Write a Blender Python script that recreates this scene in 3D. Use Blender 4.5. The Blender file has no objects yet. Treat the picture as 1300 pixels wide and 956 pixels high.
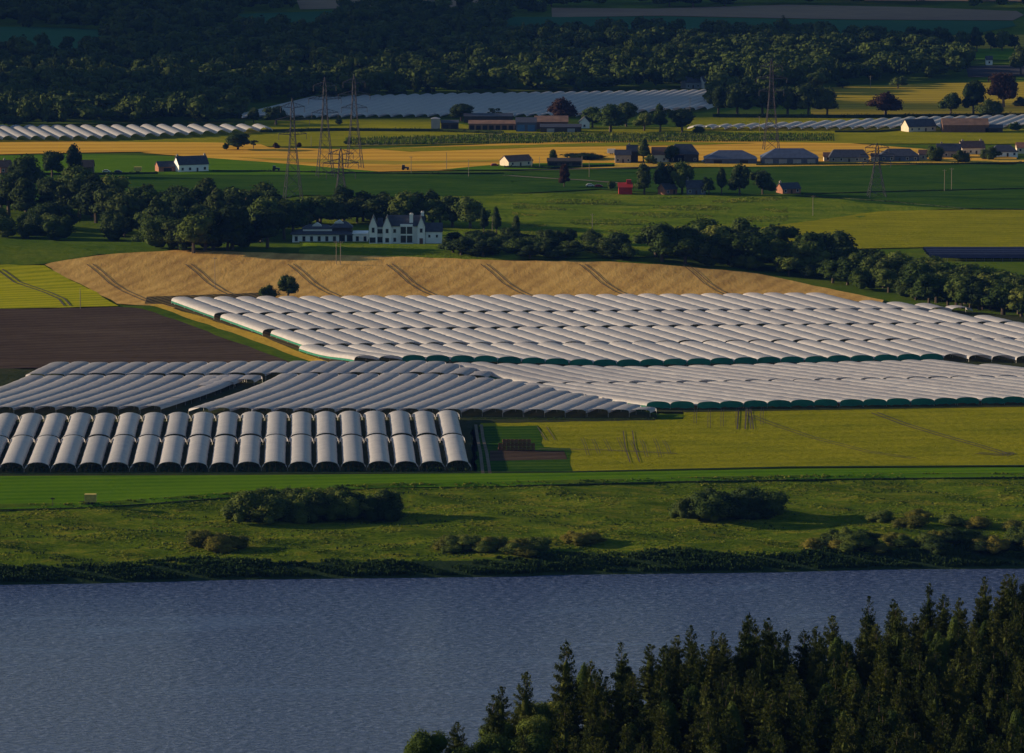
import bpy, math, random
import numpy as np
from mathutils import Vector, Matrix
from mathutils.geometry import delaunay_2d_cdt

# ------------------------------------------------------------------ camera, sky, sun, exposure
sc = bpy.context.scene
COL = sc.collection
FPX, CAMH, HORIZ = 6150.0, 222.0, -310.0
PITCH = math.atan((478 - HORIZ) / FPX)
cam_d = bpy.data.cameras.new('camera')
cam = bpy.data.objects.new('camera', cam_d)
COL.objects.link(cam)
cam.location = (0, 0, CAMH)
cam.rotation_euler = (math.pi / 2 - PITCH, 0, 0)
cam_d.sensor_width = 36
cam_d.lens = FPX / 1300 * 36
cam_d.clip_start, cam_d.clip_end = 1, 60000
sc.camera = cam

SUN_EL, SUN_AZ = 12.5, 12.0        # degrees: height, and how far beyond the left side of the view
w = bpy.data.worlds.new('World'); sc.world = w; w.use_nodes = True
nt = w.node_tree
bg = nt.nodes['Background']
sky = nt.nodes.new('ShaderNodeTexSky')
sky.sky_type = 'NISHITA'; sky.sun_disc = False
sky.sun_elevation = math.radians(SUN_EL)
sky.sun_rotation = math.radians(-(90 - SUN_AZ))
sky.air_density = 1.2; sky.dust_density = 0.6; sky.ozone_density = 3.0
nt.links.new(sky.outputs[0], bg.inputs[0]); bg.inputs[1].default_value = 0.078
sd = bpy.data.lights.new('sun', 'SUN'); sun = bpy.data.objects.new('sun', sd); COL.objects.link(sun)
sd.energy = 5.0; sd.angle = math.radians(0.6); sd.color = (1.0, 0.77, 0.50)
SDIR = Vector((-math.cos(math.radians(SUN_AZ)) * math.cos(math.radians(SUN_EL)),
               math.sin(math.radians(SUN_AZ)) * math.cos(math.radians(SUN_EL)), math.sin(math.radians(SUN_EL))))
sun.rotation_euler = SDIR.to_track_quat('Z', 'Y').to_euler()
sun.location = (-800, 1500, 900)
sc.view_settings.view_transform = 'Standard'; sc.view_settings.look = 'None'
sc.view_settings.gamma = 1; sc.view_settings.use_curve_mapping = False
sc.view_settings.exposure = 0.46
sc.render.engine = 'CYCLES'
sc.cycles.max_bounces = 5; sc.cycles.diffuse_bounces = 2; sc.cycles.transmission_bounces = 3
sc.cycles.volume_bounces = 0; sc.cycles.transparent_max_bounces = 6
sc.cycles.use_denoising = True

R = random.Random(7)
RN = np.random.default_rng(7)

# ------------------------------------------------------------------ terrain heights and pixel -> ground
SP, CP = math.sin(PITCH), math.cos(PITCH)
def rays(px, py):
    px = np.asarray(px, float); py = np.asarray(py, float)
    a = (px - 650) / FPX; b = (478 - py) / FPX
    # camera axes: right x, up (0,sinP,cosP), forward (0,cosP,-sinP)
    return a, CP + b * SP, -SP + b * CP
def plane(px, py, z=0.0):
    a, dy, dz = rays(px, py)
    t = (z - CAMH) / dz
    return a * t, dy * t
SHORE = [(-400, 744), (-50, 742), (110, 740), (300, 735), (480, 733), (660, 731), (700, 729), (970, 726), (1120, 722), (1300, 721), (1700, 722)]
_sx, _sy = plane([p[0] for p in SHORE], [p[1] for p in SHORE])
def yshore(x): return np.interp(x, _sx, _sy)
LEV = [(-400, 652), (0, 648), (110, 646), (200, 640), (330, 630), (480, 621), (650, 619), (850, 614), (1100, 609), (1300, 608), (1700, 606)]
_lx, _ly = plane([p[0] for p in LEV], [p[1] for p in LEV], 3.0)
def ylev(x): return np.interp(x, _lx, _ly)
def sstep(a, b, v):
    t = np.clip((v - a) / (b - a), 0, 1)
    return t * t * (3 - 2 * t)
EDGE = [(-300, 540), (-40, 555), (-25, 590), (-12, 630), (3, 666), (20, 692), (30, 708), (45, 704), (55, 720), (66, 734), (78, 742), (110, 770), (300, 790)]
def yedge(x): return np.interp(x, [e[0] for e in EDGE], [e[1] for e in EDGE])
def H(x, y):
    x = np.asarray(x, float); y = np.asarray(y, float)
    land = 3.0 + 0 * x
    # bump under the grey tunnels
    land = land + 3.4 * np.exp(-((y - 1712) / 34.0) ** 2) * sstep(-420, -260, x) * (1 - sstep(-30, 50, x))
    # wheat bank
    crest = 2085 - 0.10 * x
    land = land + 8.2 * np.where(y < crest, sstep(crest - 115, crest, y), 1 - sstep(crest, crest + 90, y)) * sstep(-360, -230, x) * (1 - sstep(40, 150, x))
    # left green field slope
    land = land + 5.0 * np.exp(-((y - 2090) / 60.0) ** 2) * (1 - sstep(-330, -200, x))
    # far rise
    land = land + 0.028 * np.maximum(0, y - 3300) + 26 * np.exp(-((y - 4300) / 420) ** 2 - ((x + 420) / 240) ** 2)
    # levee and meadow undulation
    land = land + 1.6 * np.exp(-((y - ylev(x) - 2) / 5.0) ** 2)
    m = sstep(10, 25, y - yshore(x)) * (1 - sstep(-8, 0, y - ylev(x)))
    land = land + m * (0.95 * np.sin(x / 11.0 + 1.3 * np.sin(y / 17.0)) * np.sin(y / 6.5 + 0.8 * np.sin(x / 23.0)) + 0.3 * np.sin(x / 4.3 + y / 5.1))
    # rough pasture
    m2 = sstep(2290, 2340, y) * (1 - sstep(2560, 2600, y)) * sstep(-130, -60, x)
    land = land + m2 * 0.55 * np.sin(x / 13.0 + 2 * np.sin(y / 31.0)) * np.sin(y / 11.0 + 1.5 * np.sin(x / 37.0))
    d = y - yshore(x)
    z = np.where(d > 0, land * sstep(-3, 13, d), np.maximum(-4, d * 0.3 + land * 0) + 0.2)
    z = np.where(d > 0, np.maximum(z, 0.2 + 0.1 * np.minimum(d, 10)), z)
    ye = yedge(x)
    near = np.where(y < ye, 86 + (600 - np.minimum(y, 600)) * 0.225, 86 - (y - ye) * 1.1)
    return np.maximum(z, np.maximum(near, -4))
def P(px, py):
    a, dy, dz = rays(px, py)
    z = np.zeros_like(a) + 3.0
    for _ in range(26):
        t = (z - CAMH) / dz
        z = 0.5 * z + 0.5 * H(a * t, dy * t)
    t = (z - CAMH) / dz
    return a * t, dy * t, z
_gpx = np.arange(-200, 1501, 10.0); _gpy = np.arange(-60, 761, 1.0)
_GX, _GY, _GZ = P(*np.meshgrid(_gpx, _gpy))
def P1(px, py):
    px = min(max(float(px), -199.0), 1499.0); py = min(max(float(py), -59.0), 759.0)
    i = int((px + 200) / 10); j = int(py + 60); u = (px + 200) / 10 - i; v = py + 60 - j
    def bl(G): return float((G[j, i] * (1 - u) + G[j, i + 1] * u) * (1 - v) + (G[j + 1, i] * (1 - u) + G[j + 1, i + 1] * u) * v)
    return bl(_GX), bl(_GY), bl(_GZ)
def mpp(y): return (y * CP + 219 * SP) / FPX           # metres per photo pixel at distance y

# ------------------------------------------------------------------ materials
def newmat(name):
    m = bpy.data.materials.new(name); m.use_nodes = True
    t = m.node_tree
    return m, t, t.nodes['Principled BSDF']
def N(t, typ, **kw):
    n = t.nodes.new(typ)
    for k, v in kw.items():
        if k.startswith('i_'):
            n.inputs[k[2:].replace('_', ' ')].default_value = v
        else: setattr(n, k, v)
    return n
def ramp(t, fac, cols, pos=None):
    r = t.nodes.new('ShaderNodeValToRGB')
    cr = r.color_ramp
    pos = pos or [i / (len(cols) - 1) for i in range(len(cols))]
    while len(cr.elements) < len(cols): cr.elements.new(0.5)
    for e, c, p in zip(cr.elements, cols, pos):
        e.position = p; e.color = (*c, 1)
    t.links.new(fac, r.inputs[0]); return r
def mapped(t, scale=(1, 1, 1), rot=0.0):
    tc = t.nodes.new('ShaderNodeTexCoord'); mp = t.nodes.new('ShaderNodeMapping')
    mp.inputs['Scale'].default_value = scale; mp.inputs['Rotation'].default_value = (0, 0, rot)
    t.links.new(tc.outputs['Object'], mp.inputs[0]); return mp.outputs[0]
def field_mat(name, cols, big=40.0, small=4.0, stretch=(1, 1), rot=0.0, bump=0.3, rows=None, rowamt=0.25, rough=0.95):
    """natural ground cover: broad patches + fine mottling (+ optional drill rows: spacing, angle)"""
    m, t, b = newmat(name)
    v = mapped(t, (stretch[0], stretch[1], 1), rot)
    n1 = N(t, 'ShaderNodeTexNoise', i_Scale=1 / big, i_Detail=4.0, i_Roughness=0.6)
    n2 = N(t, 'ShaderNodeTexNoise', i_Scale=1 / small, i_Detail=4.0, i_Roughness=0.7)
    t.links.new(v, n1.inputs[0]); t.links.new(v, n2.inputs[0])
    mx = N(t, 'ShaderNodeMix', data_type='FLOAT'); mx.inputs[0].default_value = 0.45
    t.links.new(n1.outputs[0], mx.inputs[2]); t.links.new(n2.outputs[0], mx.inputs[3])
    fac = mx.outputs[0]
    hsrc = n2.outputs[0]
    if rows:
        sp, ang = rows
        wv = N(t, 'ShaderNodeTexWave', wave_type='BANDS', bands_direction='X', i_Scale=0.314 / sp, i_Distortion=1.2, i_Detail=2.0, i_Detail_Scale=0.05)
        t.links.new(mapped(t, (1, 1, 1), ang), wv.inputs[0])
        m2 = N(t, 'ShaderNodeMix', data_type='FLOAT'); m2.inputs[0].default_value = rowamt
        t.links.new(fac, m2.inputs[2]); t.links.new(wv.outputs['Fac'], m2.inputs[3])
        fac = m2.outputs[0]
    r = ramp(t, fac, cols, [0.32 + 0.36 * i / (len(cols) - 1) for i in range(len(cols))])
    t.links.new(r.outputs[0], b.inputs['Base Color'])
    b.inputs['Roughness'].default_value = rough
    b.inputs['Specular IOR Level'].default_value = 0.0
    if bump:
        bp = N(t, 'ShaderNodeBump', i_Strength=1.0, i_Distance=bump)
        t.links.new(hsrc, bp.inputs['Height']); t.links.new(bp.outputs[0], b.inputs['Normal'])
    return m
def leaf_mat(name, c1, c2, c3, scale=0.25, trans=0.25):
    m, t, b = newmat(name)
    oi = t.nodes.new('ShaderNodeObjectInfo')
    n = N(t, 'ShaderNodeTexNoise', i_Scale=scale, i_Detail=3.0)
    g = t.nodes.new('ShaderNodeNewGeometry')
    t.links.new(g.outputs['Position'], n.inputs[0])
    ad = N(t, 'ShaderNodeMath', operation='MULTIPLY_ADD'); ad.inputs[1].default_value = 0.45
    t.links.new(oi.outputs['Random'], ad.inputs[0])
    sb = N(t, 'ShaderNodeMath', operation='SUBTRACT'); sb.inputs[1].default_value = 0.22
    t.links.new(n.outputs[0], sb.inputs[0]); t.links.new(sb.outputs[0], ad.inputs[2])
    r = ramp(t, ad.outputs[0], [c1, c2, c3], [0.25, 0.5, 0.78])
    t.links.new(r.outputs[0], b.inputs['Base Color'])
    b.inputs['Roughness'].default_value = 0.75; b.inputs['Specular IOR Level'].default_value = 0.03
    tr = t.nodes.new('ShaderNodeBsdfTranslucent'); t.links.new(r.outputs[0], tr.inputs[0])
    ms = t.nodes.new('ShaderNodeMixShader'); ms.inputs[0].default_value = trans
    t.links.new(b.outputs[0], ms.inputs[1]); t.links.new(tr.outputs[0], ms.inputs[2])
    t.links.new(ms.outputs[0], t.nodes['Material Output'].inputs[0])
    return m
def plain(name, col, rough=0.7, var=0.25, scale=0.5, metal=0.0, spec=0.3):
    m, t, b = newmat(name)
    n = N(t, 'ShaderNodeTexNoise', i_Scale=scale, i_Detail=5.0)
    t.links.new(mapped(t), n.inputs[0])
    lo = tuple(c * (1 - var) for c in col); hi = tuple(min(1, c * (1 + var)) for c in col)
    r = ramp(t, n.outputs[0], [lo, hi], [0.3, 0.7]); t.links.new(r.outputs[0], b.inputs['Base Color'])
    b.inputs['Roughness'].default_value = rough; b.inputs['Metallic'].default_value = metal
    b.inputs['Specular IOR Level'].default_value = spec
    return m
def film_mat(name, c1, c2, trans=0.25, rough=0.45):
    m, t, b = newmat(name)
    oi = t.nodes.new('ShaderNodeObjectInfo')
    n = N(t, 'ShaderNodeTexNoise', i_Scale=0.35, i_Detail=5.0, i_Roughness=0.65)
    g = t.nodes.new('ShaderNodeNewGeometry'); t.links.new(g.outputs['Position'], n.inputs[0])
    ad = N(t, 'ShaderNodeMath', operation='MULTIPLY_ADD'); ad.inputs[1].default_value = 0.4
    t.links.new(oi.outputs['Random'], ad.inputs[0])
    sb = N(t, 'ShaderNodeMath', operation='SUBTRACT'); sb.inputs[1].default_value = 0.2
    t.links.new(n.outputs[0], sb.inputs[0]); t.links.new(sb.outputs[0], ad.inputs[2])
    r = ramp(t, ad.outputs[0], [c1, c2], [0.3, 0.75]); t.links.new(r.outputs[0], b.inputs['Base Color'])
    b.inputs['Roughness'].default_value = rough; b.inputs['Specular IOR Level'].default_value = 0.22
    bp = N(t, 'ShaderNodeBump', i_Strength=0.6, i_Distance=0.12)
    n2 = N(t, 'ShaderNodeTexNoise', i_Scale=1.3, i_Detail=3.0); t.links.new(g.outputs['Position'], n2.inputs[0])
    t.links.new(n2.outputs[0], bp.inputs['Height']); t.links.new(bp.outputs[0], b.inputs['Normal'])
    tr = t.nodes.new('ShaderNodeBsdfTranslucent'); t.links.new(r.outputs[0], tr.inputs[0])
    ms = t.nodes.new('ShaderNodeMixShader'); ms.inputs[0].default_value = trans
    t.links.new(b.outputs[0], ms.inputs[1]); t.links.new(tr.outputs[0], ms.inputs[2])
    t.links.new(ms.outputs[0], t.nodes['Material Output'].inputs[0])
    return m

M = {}
M['pasture'] = field_mat('pasture', [(.034, .070, .007), (.070, .115, .010), (.120, .150, .015)], 60, 6, bump=.5)
M['rough'] = field_mat('rough_grass', [(.042, .085, .006), (.110, .165, .011), (.22, .22, .022)], 22, 3.0, (1, 1.6), bump=1.6)
M['meadow'] = field_mat('meadow_grass', [(.030, .062, .006), (.095, .145, .011), (.25, .215, .028)], 11, 1.8, (1, 1.8), bump=1.6)
M['green'] = field_mat('green_crop', [(.045, .115, .005), (.080, .165, .007), (.120, .200, .010)], 40, 3, (1, 3), bump=.3, rows=(7, 1.45), rowamt=.14)
M['darkgreen'] = field_mat('dark_green_crop', [(.014, .046, .007), (.032, .078, .009), (.062, .105, .012)], 45, 4, (1, 3), bump=.3, rows=(6, 1.5), rowamt=.15)
M['olive'] = field_mat('olive_crop', [(.140, .155, .007), (.220, .215, .010), (.30, .27, .014)], 30, 2.5, (1, 2), bump=.6, rows=(9, 1.4), rowamt=.07)
M['lime'] = field_mat('lime_crop', [(.210, .230, .008), (.330, .320, .010), (.420, .370, .014)], 40, 3, (1, 3), bump=.3, rows=(8, 1.2), rowamt=.2)
M['wheat'] = field_mat('ripe_wheat', [(.32, .18, .055), (.50, .30, .088), (.66, .41, .125)], 26, 3.2, (2.0, .5), rot=.5, bump=.2, rows=(9, .35), rowamt=.10)
M['straw'] = field_mat('bright_straw', [(.46, .245, .032), (.62, .345, .045), (.72, .43, .062)], 80, 5, (.3, 2), bump=.3, rows=(22, 1.52), rowamt=.16)
M['yellow'] = field_mat('yellow_barley', [(.23, .18, .02), (.33, .25, .028), (.43, .31, .038)], 90, 5, (.3, 2), bump=.3, rows=(20, 1.5), rowamt=.15)
M['soil'] = field_mat('ploughed_soil', [(.042, .030, .022), (.072, .052, .038), (.105, .078, .055)], 35, 3, (.6, 2), bump=.3, rows=(8, 1.25), rowamt=.1)
M['stubble'] = field_mat('far_stubble', [(.20, .14, .10), (.25, .18, .12), (.31, .22, .14)], 120, 8, (.4, 1), bump=.2)
M['teal'] = field_mat('far_green', [(.030, .090, .045), (.040, .110, .052), (.050, .125, .055)], 150, 8, (.4, 1), bump=.2)
M['shade_grass'] = field_mat('dull_grass', [(.040, .055, .020), (.060, .080, .026), (.080, .095, .035)], 20, 2.5, bump=.3)
M['brown_rows'] = field_mat('brown_crop_rows', [(.060, .048, .026), (.095, .072, .034), (.130, .100, .045)], 12, 2, bump=.4, rows=(3, -.38), rowamt=.5)
M['gold_strip'] = field_mat('golden_strip', [(.40, .25, .035), (.52, .33, .045), (.60, .38, .06)], 12, 2, bump=.6)
M['track'] = field_mat('farm_track', [(.12, .10, .075), (.17, .145, .11), (.22, .19, .15)], 12, 1.5, bump=.05)
M['road'] = field_mat('asphalt', [(.045, .045, .047), (.055, .055, .058), (.07, .07, .07)], 12, 1.5, bump=.02)
M['rut'] = plain('wheel_rut_soil_shade', (.055, .042, .026), .95, .3, .3)
M['orchard'] = field_mat('orchard_grass', [(.045, .060, .025), (.09, .10, .04), (.13, .125, .05)], 8, 3, bump=.3, rows=(5, 0.0), rowamt=.7)
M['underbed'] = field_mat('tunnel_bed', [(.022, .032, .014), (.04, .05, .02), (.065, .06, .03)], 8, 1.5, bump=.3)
M['bank'] = field_mat('river_bank', [(.016, .030, .014), (.025, .045, .018), (.04, .06, .022)], 8, 1.5, bump=.5)
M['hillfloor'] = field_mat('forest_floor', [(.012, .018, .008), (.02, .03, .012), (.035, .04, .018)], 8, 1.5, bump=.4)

# ------------------------------------------------------------------ object helpers
def tag(o, label=None, cat=None, group=None, kind=None):
    if label: o['label'] = label
    if cat: o['category'] = cat
    if group: o['group'] = group
    if kind: o['kind'] = kind
    return o
def mesh_np(name, V, F, mat):
    """mesh data from an (n,3) array and an (m,4) or (m,3) face array"""
    me = bpy.data.meshes.new(name)
    V = np.asarray(V, np.float32); F = np.asarray(F, np.int32)
    k = F.shape[1]
    me.vertices.add(len(V)); me.vertices.foreach_set('co', V.ravel())
    me.loops.add(F.size); me.loops.foreach_set('vertex_index', F.ravel())
    me.polygons.add(len(F)); me.polygons.foreach_set('loop_start', np.arange(0, F.size, k, dtype=np.int32))
    me.update(calc_edges=True); me.validate()
    if mat: me.materials.append(mat)
    return me
def link(name, data, parent=None, loc=None):
    o = bpy.data.objects.new(name, data); COL.objects.link(o)
    if loc is not None: o.location = loc
    if parent: o.parent = parent
    return o
class MB:
    """collects faces of one mesh"""
    def __init__(s): s.v = []; s.f = []
    def poly(s, pts):
        n = len(s.v); s.v += [tuple(p) for p in pts]; s.f.append(tuple(range(n, n + len(pts))))
    def box(s, x0, x1, y0, y1, z0, z1):
        n = len(s.v)
        s.v += [(x0, y0, z0), (x1, y0, z0), (x1, y1, z0), (x0, y1, z0), (x0, y0, z1), (x1, y0, z1), (x1, y1, z1), (x0, y1, z1)]
        s.f += [tuple(n + i for i in q) for q in ((0, 3, 2, 1), (4, 5, 6, 7), (0, 1, 5, 4), (1, 2, 6, 5), (2, 3, 7, 6), (3, 0, 4, 7))]
    def prism(s, prof, y0, y1):          # profile in xz swept along y
        n = len(s.v); k = len(prof)
        s.v += [(p[0], y0, p[1]) for p in prof] + [(p[0], y1, p[1]) for p in prof]
        s.f.append(tuple(n + i for i in range(k))[::-1]); s.f.append(tuple(n + k + i for i in range(k)))
        for i in range(k):
            j = (i + 1) % k; s.f.append((n + i, n + j, n + k + j, n + k + i))
    def tube(s, a, b, r0, r1=None, k=4):
        a = Vector(a); b = Vector(b); d = (b - a)
        if d.length < 1e-6: return
        d.normalize(); r1 = r0 if r1 is None else r1
        u = d.orthogonal().normalized(); v = d.cross(u); n = len(s.v)
        for c, r in ((a, r0), (b, r1)):
            for i in range(k):
                an = 2 * math.pi * i / k
                s.v.append(tuple(c + u * (math.cos(an) * r) + v * (math.sin(an) * r)))
        for i in range(k):
            j = (i + 1) % k; s.f.append((n + i, n + j, n + k + j, n + k + i))
        s.f.append(tuple(n + i for i in range(k))[::-1]); s.f.append(tuple(n + k + i for i in range(k)))
    def mesh(s, name, mat):
        me = bpy.data.meshes.new(name); me.from_pydata(s.v, [], s.f); me.update()
        me.materials.append(mat); return me
    def build(s, name, mat, parent=None, loc=None): return link(name, s.mesh(name, mat), parent, loc)
_ONES = ['', 'first', 'second', 'third', 'fourth', 'fifth', 'sixth', 'seventh', 'eighth', 'ninth', 'tenth', 'eleventh', 'twelfth', 'thirteenth',
         'fourteenth', 'fifteenth', 'sixteenth', 'seventeenth', 'eighteenth', 'nineteenth']
def nth(n):
    if n == 100: return 'hundredth'
    if n == 200: return 'two-hundredth'
    if n > 200: return 'two-hundred-and-' + nth(n - 200)
    if n > 100: return 'hundred-and-' + nth(n - 100)
    if n < 20: return _ONES[n]
    tens = ['', '', 'twent', 'thirt', 'fort', 'fift', 'sixt', 'sevent', 'eight', 'ninet']
    if n % 10 == 0: return tens[n // 10] + 'ieth'
    return tens[n // 10] + 'y-' + _ONES[n % 10]

# ------------------------------------------------------------------ ground sheet to the horizon
def grid_lines():
    xs = list(np.arange(-330, 331, 7.0)) + [-400, -500, -650, -850, -1200, -2000, -3500, -6000, 400, 500, 650, 850, 1200, 2000, 3500, 6000]
    ys = list(np.arange(-300, 560, 40.0)) + list(np.arange(560, 800, 6.0)) + list(np.arange(800, 1270, 14.0)) + list(np.arange(1270, 1480, 3.0)) + \
        list(np.arange(1480, 2240, 8.0)) + list(np.arange(2240, 2620, 6.0)) + list(np.arange(2620, 5200, 30.0)) + [5500, 6000, 7000, 8500, 10500, 13000]
    return np.array(sorted(xs)), np.array(sorted(ys))
gx, gy = grid_lines()
X, Y = np.meshgrid(gx, gy)
Z = H(X, Y)
Z = np.where(Y > 1480, Z - 0.35, Z)
V = np.stack([X.ravel(), Y.ravel(), Z.ravel()], 1)
nx, ny = len(gx), len(gy)
ii = (np.arange(ny - 1)[:, None] * nx + np.arange(nx - 1)[None, :]).ravel()
F = np.stack([ii, ii + 1, ii + nx + 1, ii + nx], 1)
g = link('ground', mesh_np('ground', V, F, M['pasture'])); tag(g, kind='structure')
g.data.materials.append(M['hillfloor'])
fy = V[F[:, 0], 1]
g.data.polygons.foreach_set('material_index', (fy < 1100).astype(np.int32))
g.data.polygons.foreach_set('use_smooth', np.ones(len(F), bool))

def densify(pts, step=14.0, closed=True):
    out = []
    n = len(pts)
    for i in range(n if closed else n - 1):
        a = pts[i]; b = pts[(i + 1) % n]
        k = max(1, int(max(abs(b[0] - a[0]), 3 * abs(b[1] - a[1])) / step))
        for j in range(k): out.append((a[0] + (b[0] - a[0]) * j / k, a[1] + (b[1] - a[1]) * j / k))
    if not closed: out.append(pts[-1])
    return out
def sheet_world(name, wx, wy, mat, off, gs=14.0, kind='structure'):
    n = len(wx)
    pts = [Vector((float(a), float(b))) for a, b in zip(wx, wy)]
    edges = [(i, (i + 1) % n) for i in range(n)]
    x0, x1, y0, y1 = min(wx), max(wx), min(wy), max(wy)
    gsx = gs
    while ((x1 - x0) / gsx) * ((y1 - y0) / gsx) > 9000: gsx *= 1.25
    a = np.arange(x0 + gsx / 2, x1, gsx); b = np.arange(y0 + gsx / 2, y1, gsx)
    for yy in b:
        for xx in a: pts.append(Vector((float(xx) + 0.013 * (yy % 7), float(yy))))
    vo, _, fo, *_r = delaunay_2d_cdt(pts, edges, [], 1, 1e-4)
    vx = np.array([v[0] for v in vo]); vy = np.array([v[1] for v in vo])
    vz = H(vx, vy) + off
    me = bpy.data.meshes.new(name)
    me.from_pydata([(float(p), float(q), float(r)) for p, q, r in zip(vx, vy, vz)], [], [tuple(f) for f in fo])
    me.update(); me.materials.append(mat)
    flip = [p for p in me.polygons if p.normal.z < 0]
    if len(flip) > len(me.polygons) / 2: me.flip_normals()
    me.polygons.foreach_set('use_smooth', [True] * len(me.polygons))
    o = link(name, me); tag(o, kind=kind); return o
def sheet(name, pts, mat, layer=1, gs=14.0):
    d = densify(pts)
    x, y, z = P([p[0] for p in d], [p[1] for p in d])
    if layer != 5: x = x + RN.uniform(-.7, .7, len(x)); y = y + RN.uniform(-.9, .9, len(y))
    return sheet_world(name, x, y, M[mat], 0.05 * layer, gs)
def strip(name, pts, width, mat, layer=5):
    """a narrow draped band along a pixel polyline"""
    d = densify(pts, 10, False)
    x, y, z = P([p[0] for p in d], [p[1] for p in d])
    dx = np.gradient(x); dy = np.gradient(y); l = np.hypot(dx, dy); nx_, ny_ = -dy / l, dx / l
    if np.isscalar(width): width = width + 0 * x
    ax, ay = x + nx_ * width / 2, y + ny_ * width / 2; bx, by = x - nx_ * width / 2, y - ny_ * width / 2
    az = H(ax, ay) + .05 * layer; bz = H(bx, by) + .05 * layer
    Vv = np.concatenate([np.stack([ax, ay, az], 1), np.stack([bx, by, bz], 1)]); n = len(x)
    Ff = np.stack([np.arange(n - 1), np.arange(n - 1) + n, np.arange(1, n) + n, np.arange(1, n)], 1)
    o = link(name, mesh_np(name, Vv, Ff, M[mat])); tag(o, kind='structure'); return o

# river
m, t, b = newmat('river_water')
b.inputs['Base Color'].default_value = (.05, .07, .15, 1); b.inputs['Roughness'].default_value = 0.18
b.inputs['IOR'].default_value = 1.333
v = mapped(t, (1, 1.7, 1), 0.15)
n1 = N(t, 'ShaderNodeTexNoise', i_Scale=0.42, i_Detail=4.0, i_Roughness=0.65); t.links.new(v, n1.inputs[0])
slick = N(t, 'ShaderNodeTexNoise', i_Scale=0.012, i_Detail=3.0, i_Distortion=1.5); t.links.new(mapped(t, (.5, 2.6, 1), -0.08), slick.inputs[0])
sr = N(t, 'ShaderNodeMapRange'); sr.inputs[1].default_value = .56; sr.inputs[2].default_value = .66; sr.inputs[3].default_value = 1.0; sr.inputs[4].default_value = .45
t.links.new(slick.outputs[0], sr.inputs[0])
bp = N(t, 'ShaderNodeBump', i_Distance=1.3); t.links.new(n1.outputs[0], bp.inputs['Height']); t.links.new(sr.outputs[0], bp.inputs['Strength'])
t.links.new(bp.outputs[0], b.inputs['Normal'])
wr = ramp(t, n1.outputs[0], [(.030, .050, .125), (.064, .096, .205), (.15, .19, .32)], [.34, .5, .66]); t.links.new(wr.outputs[0], b.inputs['Base Color'])  # light and dark of the ripples painted into the water colour
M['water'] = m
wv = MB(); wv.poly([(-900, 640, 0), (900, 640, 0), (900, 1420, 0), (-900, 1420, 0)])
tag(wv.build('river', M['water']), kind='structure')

# ------------------------------------------------------------------ fields (photo outlines dropped onto the terrain)
L, Rr = -170, 1470
sheet('far_field', [(700, 10), (830, 11), (1000, 6), (1150, 9), (1290, 14), (1300, 19), (1285, 26), (1100, 25), (980, 23), (840, 20), (700, 22)], 'stubble', 2)
sheet('far_field', [(370, -30), (640, -30), (640, 8), (560, 12), (470, 10), (380, 12)], 'stubble', 2)
sheet('far_field', [(850, -40), (Rr, -40), (Rr, 3), (1100, 1), (960, -4), (850, 0)], 'stubble', 2)
sheet('far_field', [(600, 22), (840, 21), (980, 24), (1100, 26), (1285, 27), (1290, 33), (1230, 44), (1090, 44), (960, 42), (840, 38), (650, 38)], 'teal', 2)
sheet('far_field', [(300, 18), (420, 14), (440, 30), (330, 34)], 'teal', 2)
sheet('far_field', [(L, 34), (40, 34), (135, 38), (130, 60), (60, 80), (0, 76), (L, 80)], 'teal', 2)
sheet('barley_field', [(1150, 46), (Rr, 42), (Rr, 60), (1250, 62), (1150, 60)], 'yellow', 3)
sheet('grass_field', [(1200, 62), (Rr, 60), (Rr, 76), (1220, 76)], 'green', 3)
sheet('lane', [(1225, 84), (Rr, 80), (Rr, 92), (1230, 98)], 'road', 3)
sheet('barley_field', [(1030, 112), (1180, 106), (1300, 104), (Rr, 104), (Rr, 146), (1030, 149)], 'yellow', 2)
sheet('grass_field', [(860, 150), (1060, 147), (Rr, 145), (Rr, 151), (1060, 156), (980, 164), (860, 163)], 'olive', 2)
sheet('grass_field', [(310, 154), (540, 149), (600, 160), (1000, 163), (Rr, 163), (Rr, 183), (960, 182), (640, 182), (430, 186), (330, 186), (200, 187), (L, 182), (L, 178), (180, 178), (310, 170)], 'olive', 1)
sheet('orchard_ground', [(470, 176), (640, 169), (1000, 171), (1060, 177), (880, 178), (640, 181), (450, 185)], 'orchard', 3)
sheet('wheat_field', [(L, 182), (100, 180), (260, 181), (330, 183), (350, 190), (260, 196), (180, 193), (100, 194), (L, 200)], 'straw', 3)
sheet('wheat_field', [(180, 194), (330, 187), (450, 190), (650, 182), (820, 178), (960, 180), (1080, 182), (1170, 189), (1290, 200), (1290, 209), (1100, 209), (640, 215), (480, 218), (350, 207), (240, 199)], 'straw', 2)
sheet('grass_field', [(L, 200), (100, 196), (240, 199), (350, 207), (480, 218), (420, 222), (0, 222), (L, 224)], 'green', 3)
sheet('barley_strip', [(780, 209), (960, 207), (1180, 204), (Rr, 201), (Rr, 206), (1180, 209), (960, 212), (780, 213)], 'gold_strip', 4)
sheet('crop_field', [(L, 222), (110, 219), (420, 220), (650, 219), (650, 248), (520, 250), (380, 248), (330, 255), (150, 262), (L, 270)], 'darkgreen', 2)
sheet('crop_field', [(640, 219), (700, 217), (1000, 211), (1190, 209), (Rr, 205), (Rr, 266), (1230, 266), (1100, 258), (1020, 246), (880, 248), (760, 240), (650, 246)], 'darkgreen', 2)
sheet('grass_strip', [(470, 189), (640, 185), (820, 180), (960, 182), (900, 184), (700, 187), (520, 193)], 'olive', 4)
sheet('grass_strip', [(300, 200), (520, 205), (640, 203), (640, 205), (500, 209), (380, 206)], 'yellow', 4)
sheet('grass_strip', [(560, 216), (640, 208), (780, 207), (780, 212), (640, 216)], 'green', 4)
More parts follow.
